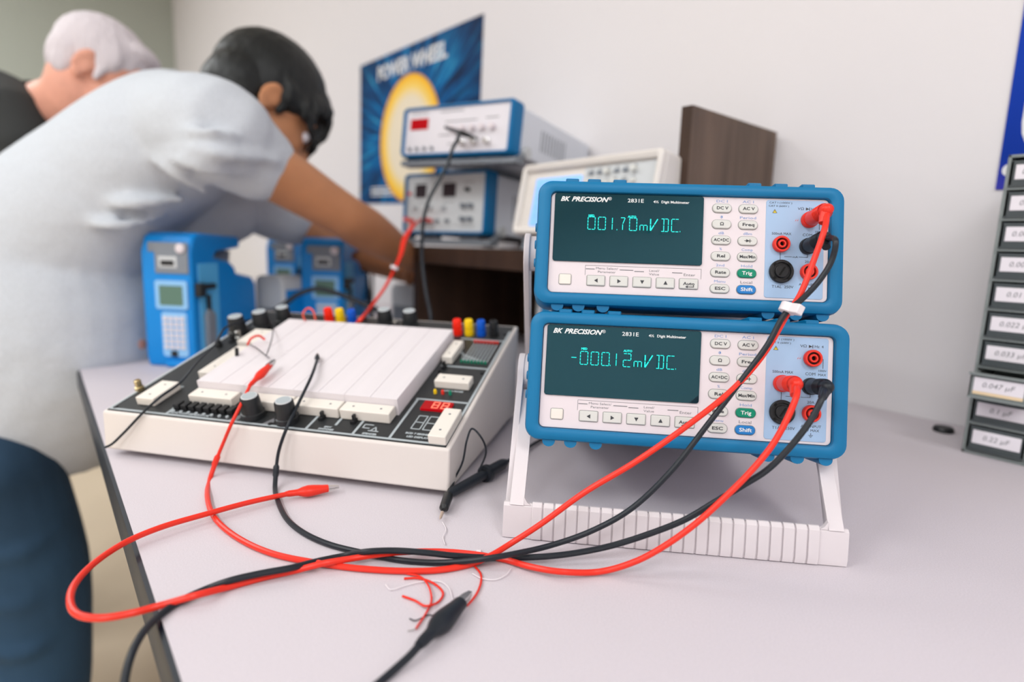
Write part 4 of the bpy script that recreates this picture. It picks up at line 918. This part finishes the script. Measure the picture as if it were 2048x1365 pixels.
# ties
def tie(px, py, t, axis_px, label, w=.0075, r=.0052, tail=True):
    P = dep(px, py, t); Q = dep(axis_px[0], axis_px[1], t); X = frame_from(P, Q-P)
    R = lead_root('cable_tie', label, 'cable tie')
    b = MB(); b.X = X; b.lathe([(r, -w/2), (r+.0009, -w/2+.0006), (r+.0009, w/2-.0006), (r, w/2)], 'y', (0, 0, 0), 18); b.build('band', 'tie', R)
    b = MB(); b.X = X; b.box((-r-.0075, -w/2, -.003), (-r+.001, w/2, .0035)); b.build('lock_head', 'tie', R, bevel=.0008)
    return R, X
tie(1576, 617, .4455, (1560, 650), 'white cable tie holding the upper red and black leads together')
R_, X_ = tie(957, 1112, .4565, (900, 1108), 'small white cable tie on the leads where they cross on the bench', .0045, .0038)
def wire(label, pts, r, m, tip=None):
    R = lead_root('wire_offcut', label, 'wire')
    cable_mesh(R, 'insulation', pts, r, m, 8, 8)
    if tip: 
        for tp in tip: cable_mesh(R, 'bare_end', tp, r*.55, 'steel', 5, 6)
z = .0012
wire('curled red wire offcut forming the larger loop in front of the leads', [onz(808, 1158, z), onz(835, 1157, z), onz(868, 1168, z+.001), onz(886, 1187, z), onz(876, 1205, z), onz(852, 1213, z+.002), onz(830, 1202, z), onz(805, 1193, z)], .0008, 'red_rubber')
wire('thin red wire offcut with bare tip crossing the larger red loop', [onz(812, 1148, z), onz(840, 1154, z+.001), onz(858, 1175, z+.002), onz(863, 1200, z), onz(855, 1222, z), onz(832, 1258, z)], .0007, 'red_rubber', [[onz(832, 1258, z), onz(826, 1261, z), onz(815, 1263, z)], [onz(812, 1148, z), onz(800, 1147, z), onz(788, 1147, z)]])
wire('thin red wire offcut running down to the black crocodile clip', [onz(950, 1134, z), onz(961, 1148, z), onz(962, 1165, z), onz(955, 1185, z), onz(945, 1200, z), onz(934, 1212, z)], .0008, 'red_rubber')
wire('short thin dark wire offcut beside the black crocodile clip', [onz(819, 1238, z), onz(830, 1242, z), onz(845, 1236, z), onz(857, 1231, z), onz(875, 1233, z)], .0004, 'black_rubber')
wire('pale bare wire offcut with a bent brown tip', [onz(771, 1170, z), onz(782, 1180, z), onz(810, 1172, z), onz(845, 1164, z), onz(880, 1164, z), onz(898, 1177, z), onz(905, 1200, z)], .0004, 'tie')
wire('clear curled wire offcut behind the short red wire', [onz(945, 1148, z), onz(965, 1158, z), onz(990, 1160, z), onz(1010, 1152, z), onz(1022, 1138, z)], .0004, 'tie')
wire('pale wire strand lying between the trainer and the leads', [onz(885, 1045, z), onz(892, 1060, z), onz(886, 1075, z), onz(890, 1090, z)], .0004, 'tie')

# ---------------------------------------------------------------- oscilloscope probe on the bench, right of the trainer
pr_ = lead_root('oscilloscope_probe', 'black oscilloscope probe with ground clip lying beside the trainer', 'probe')
A = onz(905, 985, .009); B = onz(1012, 925, .008); d = (B-A)
b = MB(); L_ = d.length; X = frame_from(A, d); b.X = X
b.lathe([(.0015, -.012), (.0030, -.006), (.0045, 0), (.0050, L_*.3), (.0052, L_*.55), (.0085, L_*.56), (.0088, L_*.62), (.0060, L_*.64), (.0058, L_*.92), (.0035, L_)], 'y', n=18); b.build('probe_body', 'black_rubber', pr_)
A2 = onz(908, 960, .012); B2 = onz(884, 1028, .005); d2 = (B2-A2); L2 = d2.length
b = MB(); b.X = frame_from(A2, d2); b.lathe([(.0012, 0), (.0024, L2*.25), (.0030, L2*.45), (.0046, L2*.5), (.0042, L2*.85), (.0018, L2*.9)], 'y', n=14); b.build('ground_clip', 'grey_mid' if 0 else 'black', pr_)
b = MB(); b.X = frame_from(B2, d2); b.lathe([(.0016, -.002), (.0012, .006), (.0006, .008)], 'y', n=8); b.build('clip_tip', 'copper', pr_)
cable_mesh(pr_, 'ground_wire', [A2, onz(925, 925, .03), onz(934, 880, .052), onz(944, 858, .060), onz(960, 872, .055), onz(972, 905, .035), B*.45+A*.55+Vector((0, 0, .006))], .0010, 'black_rubber')
cable_mesh(pr_, 'cable', [B, onz(1035, 912, .007), onz(1060, 893, .005), onz(1110, 868, .003), onz(1190, 850, .003), onz(1300, 835, .003)], .0019, 'black_rubber')
Y1, Y2 = onz(1044, 905, .0068), onz(1053, 898, .0062); b = MB(); b.X = frame_from(Y1, Y2-Y1); b.lathe([(.0026, -.001), (.0026, .006)], 'y', n=12); b.build('yellow_ring', 'post_yel', pr_)

# ---------------------------------------------------------------- thin lead over the trainer's left corner, jumpers
cable_mesh(lead_root('thin_lead', 'thin dark grey lead over the left corner of the trainer', 'cable'), 'cable', [onfront(211, 895, .010), onfront(222, 890, .008), onfront(248, 866, .006), ontop(288, 824, .006), ontop(320, 795, .018), ontop(358, 768, .020), ontop(395, 725, .028), ontop(430, 690, .030), ontop(452, 655, .030), ontop(500, 640, .020)], .0013, 'black_rubber')
def jumper(label, pts, m='red_rubber', r=.0008):
    cable_mesh(lead_root('jumper_wire', label, 'wire'), 'insulation', pts, r, m, 8, 8)
jumper('small looped orange jumper wire at the rear of the breadboard', [ontop(610, 642, .022), ontop(606, 628, .032), ontop(616, 617, .036), ontop(626, 622, .034), ontop(631, 640, .022)], 'ink_red', .0013)
jumper('red jumper wire at the left rear corner of the breadboard', [ontop(495, 690, .024), ontop(503, 677, .032), ontop(518, 672, .032), ontop(530, 680, .026)], 'red_rubber', .0014)
jumper('thin grey jumper wire over the left rear of the breadboard', [ontop(545, 645, .012), ontop(545, 672, .030), ontop(537, 700, .032), ontop(532, 712, .021)], 'black_rubber', .0006)
jumper('thin brown jumper wire arching to the same breadboard row', [ontop(500, 690, .024), ontop(515, 698, .034), ontop(530, 710, .030), ontop(538, 716, .021)], 'black_rubber', .0006)
g = lead_root('capacitor', 'tiny black capacitor standing on the left of the breadboard', 'component'); b = MB(); b.X = Matrix.Translation(zT(ontop(474, 712, .0205))); b.lathe([(.0022, 0), (.0022, .009), (.0015, .0095)], 'z', n=12); b.build('can', 'black', g)

# ---------------------------------------------------------------- leads of the stacked instruments
MP = Matrix.Translation((-1.2604, .6711, .2548)) @ Matrix.Rotation(.2706, 4, 'Z') @ Matrix.Rotation(-.064, 4, 'X')
MD = Matrix.Translation((-1.163, .6137, .4114)) @ Matrix.Rotation(.3167, 4, 'Z') @ Matrix.Rotation(-.0945, 4, 'X') @ Matrix.Rotation(.022, 4, 'Y')
rl = lead_root('supply_lead', 'paired red leads from the power supply down to the trainer', 'cable')
for x, off in ((.034, 0), (.090, .006)):
    a = MP @ Vector((x, -.004, .030)); e_ = MP @ Vector((x+.004, -.026, .032))
    b = MB(); b.X = frame_from(a, e_-a); b.lathe([(.0048, 0), (.0050, .012), (.0040, .022), (.002, .026)], 'y', n=12); b.build('banana_plug', 'red_rubber', rl)
    e_ = MP @ Vector((x-.004, -.022, .030))
    cable_mesh(rl, 'cable', [e_, dep(822+off*600, 455, 1.10), dep(806+off*900, 480, 1.06), dep(800+off*500, 510, 1.04), dep(788, 540+off*300, 1.02), dep(770, 575, 1.0), dep(745, 610, .98), ontop(722-off*300, 640, .02), ontop(712-off*300, 652, .006)], .0026, 'red_rubber')
tie(789, 536, 1.018, (779, 556), 'tiny white tie around the red leads below the power supply', .006, .0062)
bl = lead_root('probe_lead', 'black probe lead hanging from the counter in front of the power supply', 'cable')
a = MD @ Vector((.200, -.012, .030)); e_ = MD @ Vector((.155, -.040, .043)); b = MB(); b.X = frame_from(a, e_-a); b.lathe([(.002, -.012), (.003, 0), (.005, .010), (.0055, .022), (.0035, .035), (.003, .050)], 'y', n=14); b.build('probe_head', 'black', bl)
cable_mesh(bl, 'cable', [e_, dep(917, 275, 1.00), dep(905, 298, 1.0), dep(897, 325, 1.0), dep(876, 365, 1.0), dep(860, 395, 1.0), dep(849, 430, 1.0), dep(844, 480, 1.0), dep(845, 530, 1.0), dep(853, 590, .99), dep(862, 640, .97), Vector((dep(862, 640, .97).x-.01, dep(862, 640, .97).y, .05)), Vector((dep(862, 640, .97).x-.03, dep(862, 640, .97).y+.01, .005)), Vector((dep(862, 640, .97).x-.10, dep(862, 640, .97).y+.05, .004))], .0032, 'black_rubber')
bb_ = lead_root('power_cable', 'thick black cable arching on the bench behind the trainer', 'cable')
q0 = onz(520, 650, .01)
cable_mesh(bb_, 'cable', [dep(520, 640, 1.17), dep(536, 628, 1.17), dep(552, 620, 1.17), dep(568, 610, 1.17), dep(595, 590, 1.17), dep(635, 578, 1.17), dep(676, 588, 1.17), dep(716, 604, 1.17), dep(760, 624, 1.17), onz(820, 690, .006)], .0052, 'black_rubber')
cable_mesh(lead_root('probe_cable', 'black cable hanging beside the distant tester', 'cable'), 'cable', [onz(738, 620, .006), onz(742, 610, .02), dep(742, 515, 1.62), dep(736, 500, 1.55), dep(733, 540, 1.5), dep(736, 580, 1.5), dep(742, 620, 1.5), onz(750, 660, .01)], .0055, 'black_rubber')
# ---------------------------------------------------------------- people
def ell(mb, c, r, X=None, n=20, m_=12):
    c = Vector(c); vs = []; Ls = []
    for i in range(1, m_):
        ph = PI*i/m_; L = []
        for k in range(n):
            a = 2*PI*k/n; p = Vector((r[0]*math.sin(ph)*math.cos(a), r[1]*math.sin(ph)*math.sin(a), r[2]*math.cos(ph)))+c
            L.append(X @ p if X else p)
        Ls.append(L)
    mb.loops(Ls)
def limb(mb, pts, rs, lat=None, ratio=None, n=20, sub=4, capr=True):
    # tapered limb; lat = lateral axis with half width rs*ratio
    P = catmull(pts, sub); Rr = catmull([Vector((r, (ratio[i] if ratio else 1), 0)) for i, r in enumerate(rs)], sub)
    Ls = []; N_ = len(P); nrm = None
    for i, p in enumerate(P):
        t = (P[min(i+1, N_-1)]-P[max(i-1, 0)]).normalized()
        if lat is not None: a = (lat - t*lat.dot(t)).normalized()
        else:
            a = t.orthogonal().normalized() if nrm is None else (nrm - t*nrm.dot(t)).normalized()
        nrm = a; b_ = t.cross(a); r, q = Rr[i].x, Rr[i].y
        Ls.append([p+a*(r*q*math.cos(2*PI*k/n))+b_*(r*math.sin(2*PI*k/n)) for k in range(n)])
    mb.loops(Ls)
    if capr:
        for e, q, r in ((P[0], ratio[0] if ratio else 1, rs[0]), (P[-1], ratio[-1] if ratio else 1, rs[-1])):
            if q == 1: ell(mb, e, (r*.985,)*3, n=16, m_=10)
def solid(mb, name, m, parent, voxel=.008, it=4, smooth=True, label=None):
    mb.v = [Vector((p[0], p[1], p[2]+T)) for p in mb.v]
    o = mb.build('tmp', m); md = o.modifiers.new('r', 'REMESH'); md.mode = 'VOXEL'; md.voxel_size = voxel
    ms = o.modifiers.new('s', 'SMOOTH'); ms.iterations = it; ms.factor = .5
    bpy.context.view_layer.update(); dg = bpy.context.evaluated_depsgraph_get(); me = bpy.data.meshes.new_from_object(o.evaluated_get(dg)); me.name = name
    old = o.data; bpy.data.objects.remove(o); bpy.data.meshes.remove(old)
    me.polygons.foreach_set('use_smooth', [True]*len(me.polygons)); me.update()
    if not me.materials: me.materials.append(M[m])
    r = bpy.data.objects.new(name, me); COL.objects.link(r); r.parent = parent
    if label: r['label'] = label
    return r
def basis(f, u):
    f = (RT*f[0]+UP*f[1]+FW*f[2]).normalized(); u = (RT*u[0]+UP*u[1]+FW*u[2]); u = (u-f*u.dot(f)).normalized(); s_ = f.cross(u)
    return s_, f, u
def head_mat(C, f, u):
    s_, f, u = basis(f, u); return Matrix(((s_.x, f.x, u.x, C.x), (s_.y, f.y, u.y, C.y), (s_.z, f.z, u.z, C.z), (0, 0, 0, 1)))
def head(mb, X):
    ell(mb, (0, -.012, .028), (.075, .096, .086), X); ell(mb, (0, .030, -.030), (.062, .066, .080), X); ell(mb, (0, .052, -.086), (.036, .032, .026), X)
    ell(mb, (0, .070, .030), (.050, .026, .020), X); ell(mb, (.030, .066, -.030), (.022, .022, .022), X); ell(mb, (-.030, .066, -.030), (.022, .022, .022), X)
    for r_, p in ((.0075, (0, .094, .004)), (.0085, (0, .103, -.012)), (.0115, (0, .109, -.028)), (.009, (.008, .100, -.032)), (.009, (-.008, .100, -.032))): ell(mb, p, (r_, r_*1.1, r_*1.15), X, 12, 8)
    ell(mb, (0, .091, -.056), (.022, .010, .006), X, 14, 8); ell(mb, (0, .089, -.066), (.019, .010, .006), X, 14, 8)
    for s_ in (1, -1):
        for k in range(9):
            a = -2.2+4.4*k/8; ell(mb, (s_*(.077+.006*math.cos(a*.5)), -.012-.014*math.cos(a)*.9-.004, -.008+.028*math.sin(a*.75)), (.0055, .007, .0075), X, 10, 6)
        ell(mb, (s_*.074, -.010, -.008), (.006, .016, .026), X, 12, 8)
def eyes(X, parent):
    for s_ in (1, -1):
        b = MB(); ell(b, (s_*.031, .076, .004), (.0115, .0115, .0115), X, 14, 10); b.v = [Vector((p[0], p[1], p[2]+T)) for p in b.v]; b.build('eye', 'paper', parent)
        b = MB(); ell(b, (s_*.031, .0860, .004), (.005, .0025, .005), X, 12, 8); b.v = [Vector((p[0], p[1], p[2]+T)) for p in b.v]; b.build('iris', 'black', parent)
        b = MB(); limb(b, [X @ Vector((s_*.014, .091, .024)), X @ Vector((s_*.030, .092, .029)), X @ Vector((s_*.047, .080, .023))], [.003, .0036, .002]); b.v = [Vector((p[0], p[1], p[2]+T)) for p in b.v]; b.build('eyebrow', 'hair_blk' if parent.get('young') else 'hair_wht', parent)
def hand(mb, W_, d, palm_n, s=1.0, curl=.5, thumb=1):
    # W_ wrist, d direction, palm_n = direction the palm faces
    d = d.normalized(); pn = (palm_n-d*palm_n.dot(d)).normalized(); sd = d.cross(pn)*thumb
    limb(mb, [W_-d*.01, W_+d*.03*s, W_+d*.06*s, W_+d*.088*s], [.022*s, .021*s, .020*s, .016*s], sd, [1.15, 1.6, 1.95, 2.3], 18, 4, False)
    for i, (off, L) in enumerate(((.030, .070), (.010, .078), (-.011, .073), (-.031, .058))):
        b0 = W_+d*.080*s+sd*off*s; a = 0; p = b0; pts = [p-d*.02*s]; seg = (.45, .32, .23)
        pts.append(p); cur = d.copy()
        for q in seg:
            a += curl; cur = d*math.cos(a)+pn*math.sin(a)+sd*(off*.9); cur.normalize(); p = p+cur*L*q*s; pts.append(p)
        limb(mb, pts, [.0095*s, .0092*s, .0088*s, .0080*s, .0066*s], None, None, 12, 3)
    b0 = W_+d*.022*s+sd*.024*s; dirs = [d*.6+sd*.75+pn*.25, d*.85+sd*.35+pn*.4, d*.95+sd*.05+pn*.35]; p = b0; pts = [b0-sd*.012*s, p]
    for q, L in zip(dirs, (.034, .028, .022)): p = p+q.normalized()*L*s; pts.append(p)
    limb(mb, pts, [.013*s, .0125*s, .0108*s, .0098*s, .0076*s], None, None, 12, 3)

X1 = Vector((1, 0, 0))
# --- younger person leaning over the bench
yp = lead_root('person', 'person in heather grey t-shirt and jeans leaning over the bench, black hair and glasses', 'person'); yp['young'] = 1
HC_ = dep(532, 232, 1.18); XH = head_mat(HC_, (.66, -.60, .45), (.42, .78, .46))
body = MB(); head(body, XH)
chest = dep(410, 245, 1.13)
limb(body, [XH @ Vector((0, -.035, -.035)), (XH @ Vector((0, -.03, -.09)))*.55+chest*.45, chest], [.056, .056, .075])
SR, ER, WR = dep(440, 275, 1.0), dep(690, 433, 1.17), dep(830, 522, 1.46)
SL, EL, WL = dep(470, 335, 1.33), dep(655, 482, 1.42), dep(832, 552, 1.62)
def armseg(mb, S, E_, W_, r=1.0):
    limb(mb, [S, S.lerp(E_, .35), S.lerp(E_, .8), E_], [.052*r, .050*r, .043*r, .041*r]); limb(mb, [E_, E_.lerp(W_, .25), E_.lerp(W_, .7), W_], [.041*r, .044*r, .034*r, .027*r])
armseg(body, SR, ER, WR, 1.06); armseg(body, SL, EL, WL, 1.0)
hand(body, WR, (WR-ER), Vector((.3, 0, -1)), .98, .35, 1); hand(body, WL, (WL-EL), Vector((.3, 0, -1)), .98, .35, -1)
T0, T1, T2, T3, T4 = dep(22, 880, 1.17), dep(45, 660, 1.16), dep(108, 530, 1.15), dep(240, 362, 1.14), dep(365, 270, 1.13)
limb(body, [T0, T1, T2, T3, T4, chest], [.10, .11, .11, .10, .09, .06], X1, [1.4, 1.4, 1.4, 1.5, 1.5, 1.6], 24, 4, False)
solid(body, 'body', 'skin', yp, .0065, 3)
hr = MB()
ell(hr, (0, -.030, .060), (.092, .116, .104), XH); ell(hr, (0, -.066, .010), (.082, .070, .088), XH); ell(hr, (0, .040, .084), (.066, .054, .040), XH); ell(hr, (0, .072, .066), (.050, .024, .022), XH)
for s_ in (1, -1): ell(hr, (s_*.064, .012, .036), (.020, .036, .036), XH); ell(hr, (s_*.070, .012, -.004), (.007, .010, .020), XH); ell(hr, (s_*.062, -.052, -.020), (.018, .030, .045), XH)
for k in range(34):
    a = random.uniform(-2.6, 2.6); q = Vector((math.sin(a)*.078, math.cos(a)*.095-.012, random.uniform(.03, .10)))
    limb(hr, [XH @ (q*1.0), XH @ (q*1.06+Vector((0, .012, -.012))), XH @ (q*1.05+Vector((0, .022, -.032)))], [.012, .010, .004])
solid(hr, 'hair', 'hair_blk', yp, .005, 2)
eyes(XH, yp)
gl = MB()
for s_ in (1, -1):
    ring_ = [XH @ Vector((s_*.033+.024*math.cos(a), .098-.25*abs(.024*math.cos(a)+.0*s_), .002+.017*math.sin(a))) for a in [2*PI*k/24 for k in range(25)]]
    gl.tube([zT(p) for p in ring_], .0012, 6); gl.tube([zT(XH @ Vector(p)) for p in ((s_*.057, .093, .006), (s_*.072, .060, .008), (s_*.080, .0, .006))], .0013, 6)
gl.tube([zT(XH @ Vector(p)) for p in ((-.010, .097, .004), (0, .101, .007), (.010, .097, .004))], .0012, 6)
g_ = gl.build('spectacles', 'black', yp)
for s_ in (1, -1):
    b = MB(); c = [zT(XH @ Vector((s_*.033+.0235*math.cos(a), .0975-.25*abs(.0235*math.cos(a)), .002+.0165*math.sin(a)))) for a in [2*PI*k/24 for k in range(24)]]
    c2 = [p+(XH.to_3x3() @ Vector((0, .0008, 0))) for p in c]; b.loops([c, c2]); b.build('spectacle_lens', 'lens', g_)
sh = MB()
limb(sh, [dep(34, 945, 1.17), dep(34, 885, 1.17), dep(118, 670, 1.15), T2, T3, T4, dep(420, 238, 1.13)], [.152, .156, .200, .185, .140, .124, .098], X1, [1.24, 1.22, .98, 1.0, 1.34, 1.42, 1.45], 32, 5, False)
limb(sh, [dep(360, 262, 1.07), dep(440, 268, 1.0), dep(478, 298, 1.03), dep(515, 325, 1.055)], [.100, .088, .079, .070]); 
limb(sh, [dep(380, 320, 1.25), SL, dep(530, 396, 1.36), dep(580, 430, 1.39)], [.12, .098, .088, .074])
limb(sh, [dep(260, 450, 1.20), dep(350, 440, 1.25), dep(450, 415, 1.3)], [.10, .10, .08])
# cloth folds from the armpit
for a, q_, c_, r_ in (((300, 285, .950), (430, 305, .915), (555, 320, 1.0), .012), ((300, 300, .958), (400, 332, .925), (500, 345, .985), .012), ((290, 312, .965), (350, 345, .955), (410, 385, .99), .011), ((300, 265, .945), (420, 262, .905), (530, 285, .985), .008), ((180, 400, .985), (260, 408, .985), (360, 395, 1.02), .011), ((140, 440, .985), (230, 452, .99), (320, 430, 1.04), .010)):
    P_, Q_ = dep(*a), dep(*c_)
    limb(sh, [P_+FW*.012, dep(*q_), Q_+FW*.012], [r_*.5, r_, r_*.5])
solid(sh, 't_shirt', 'tee', yp, .008, 5)
jn = MB()
hipR, hipL = Vector((-1.325, -.090, -.19)), Vector((-1.46, -.090, -.19))
limb(jn, [hipL+Vector((-.03, 0, 0)), hipL, hipR, hipR+Vector((.03, 0, 0))], [.08, .100, .100, .08], None, None, 24)
for hp, kx, ky in ((hipR, .02, .035), (hipL, -.01, -.02)):
    K = hp+Vector((kx, ky, -.36)); A_ = K+Vector((0, -.05, -.37)); limb(jn, [hp, hp.lerp(K, .5)+Vector((0, .01, 0)), K, K.lerp(A_, .45), A_], [.104, .102, .086, .086, .072])
for k in range(5): c = hipR+Vector((.02, .03, -.10-.09*k)); limb(jn, [c+Vector((.07, -.06, .01)), c+Vector((.085, .0, -.01)), c+Vector((.05, .06, .015))], [.010, .014, .008])
solid(jn, 'jeans', 'jeans', yp, .009, 4)
for hp, kx, ky in ((hipR, .02, .035), (hipL, -.01, -.02)):
    b = MB(); A_ = hp+Vector((kx, ky, -.36))+Vector((0, -.05, -.37)); f_ = Vector((A_.x, A_.y, -.9))
    limb(b, [f_+Vector((0, -.07, .045)), f_+Vector((0, 0, .045)), f_+Vector((0, .12, .036)), f_+Vector((0, .17, .030))], [.036, .038, .034, .026]); solid(b, 'shoe', 'black', yp, .006, 2)
# --- older person behind
op = lead_root('person', 'person with short white hair in a charcoal polo shirt, head bowed behind the other', 'person')
HO = dep(205, 150, 1.36); XO = head_mat(HO, (.80, -.50, .33), (.50, .84, .06))
body = MB(); head(body, XO); neckb = dep(58, 250, 1.42)
limb(body, [XO @ Vector((0, -.035, -.02)), (XO @ Vector((0, -.02, -.085))), neckb.lerp(XO @ Vector((0, -.02, -.085)), .4), neckb], [.064, .066, .072, .08])
S1, E1, W1 = dep(5, 240, 1.30), dep(150, 600, 1.50), onz(262, 688, .030)
S2, E2, W2 = dep(120, 330, 1.60), dep(210, 500, 1.62), dep(300, 560, 1.72)
armseg(body, S1, E1, W1, 1.05); armseg(body, S2, E2, W2, 1.0)
hand(body, W1, Vector((-.75, .45, -.12)), Vector((.1, 0, -1)), 1.0, .25, 1); hand(body, W2, (W2-E2), Vector((0, 0, -1)), 1.0, .3, -1)
B0, B1, B2, B3 = dep(-60, 900, 1.52), dep(-70, 700, 1.50), dep(-60, 460, 1.50), dep(-10, 258, 1.46)
limb(body, [B0, B1, B2, B3, neckb], [.10, .11, .12, .11, .06], X1, [1.4, 1.4, 1.4, 1.5, 1.3], 24, 4, False)
solid(body, 'body', 'skin_old', op, .0065, 3)
hr = MB()
ell(hr, (0, -.020, .040), (.081, .100, .084), XO); ell(hr, (0, -.055, .010), (.076, .060, .076), XO); ell(hr, (0, .040, .085), (.056, .046, .024), XO)
for s_ in (1, -1): ell(hr, (s_*.066, .010, .036), (.013, .034, .036), XO); ell(hr, (s_*.071, .018, -.004), (.006, .010, .022), XO); ell(hr, (s_*.058, -.052, -.018), (.016, .026, .034), XO)
solid(hr, 'hair', 'hair_wht', op, .005, 2)
eyes(XO, op)
sh = MB()
limb(sh, [B0, B1, B2, B3, neckb+Vector((0, -.01, -.03))], [.13, .145, .150, .140, .090], X1, [1.3, 1.3, 1.3, 1.45, 1.5], 28, 5, False)
limb(sh, [B3, S1, S1.lerp(E1, .55)], [.11, .088, .075]); limb(sh, [B3, S2, S2.lerp(E2, .55)], [.11, .085, .075])
solid(sh, 'polo_shirt', 'polo', op, .008, 4)
b = MB()
nk = XO @ Vector((0, -.02, -.085)); dn = (neckb-nk).normalized(); c0 = neckb.lerp(nk, .22)
s_ = dn.orthogonal().normalized(); t_ = dn.cross(s_)
Ls = []
for r_, h_ in ((.098, .022), (.082, -.028), (.078, -.030), (.092, .022)): Ls.append([zT(c0+dn*h_+(s_*math.cos(2*PI*k/28)+t_*math.sin(2*PI*k/28))*r_) for k in range(28)])
b.loops(Ls, close=True); b.build('collar', 'polo', op, smooth=60)
tr_ = MB(); hA, hB = B0+Vector((.09, 0, -.02)), B0+Vector((-.09, 0, -.02))
limb(tr_, [hB, hA], [.13, .13])
for hp in (hA, hB):
    A_ = Vector((hp.x, hp.y-.03, -.85)); limb(tr_, [hp, hp.lerp(A_, .5), A_], [.115, .085, .065])
solid(tr_, 'trousers', 'trousers', op, .010, 3)
for hp in (hA, hB):
    b = MB(); f_ = Vector((hp.x, hp.y-.03, -.9)); limb(b, [f_+Vector((0, -.07, .045)), f_+Vector((0, 0, .045)), f_+Vector((0, .12, .036)), f_+Vector((0, .17, .030))], [.036, .038, .034, .026]); solid(b, 'shoe', 'black', op, .006, 2)
del yp['young']
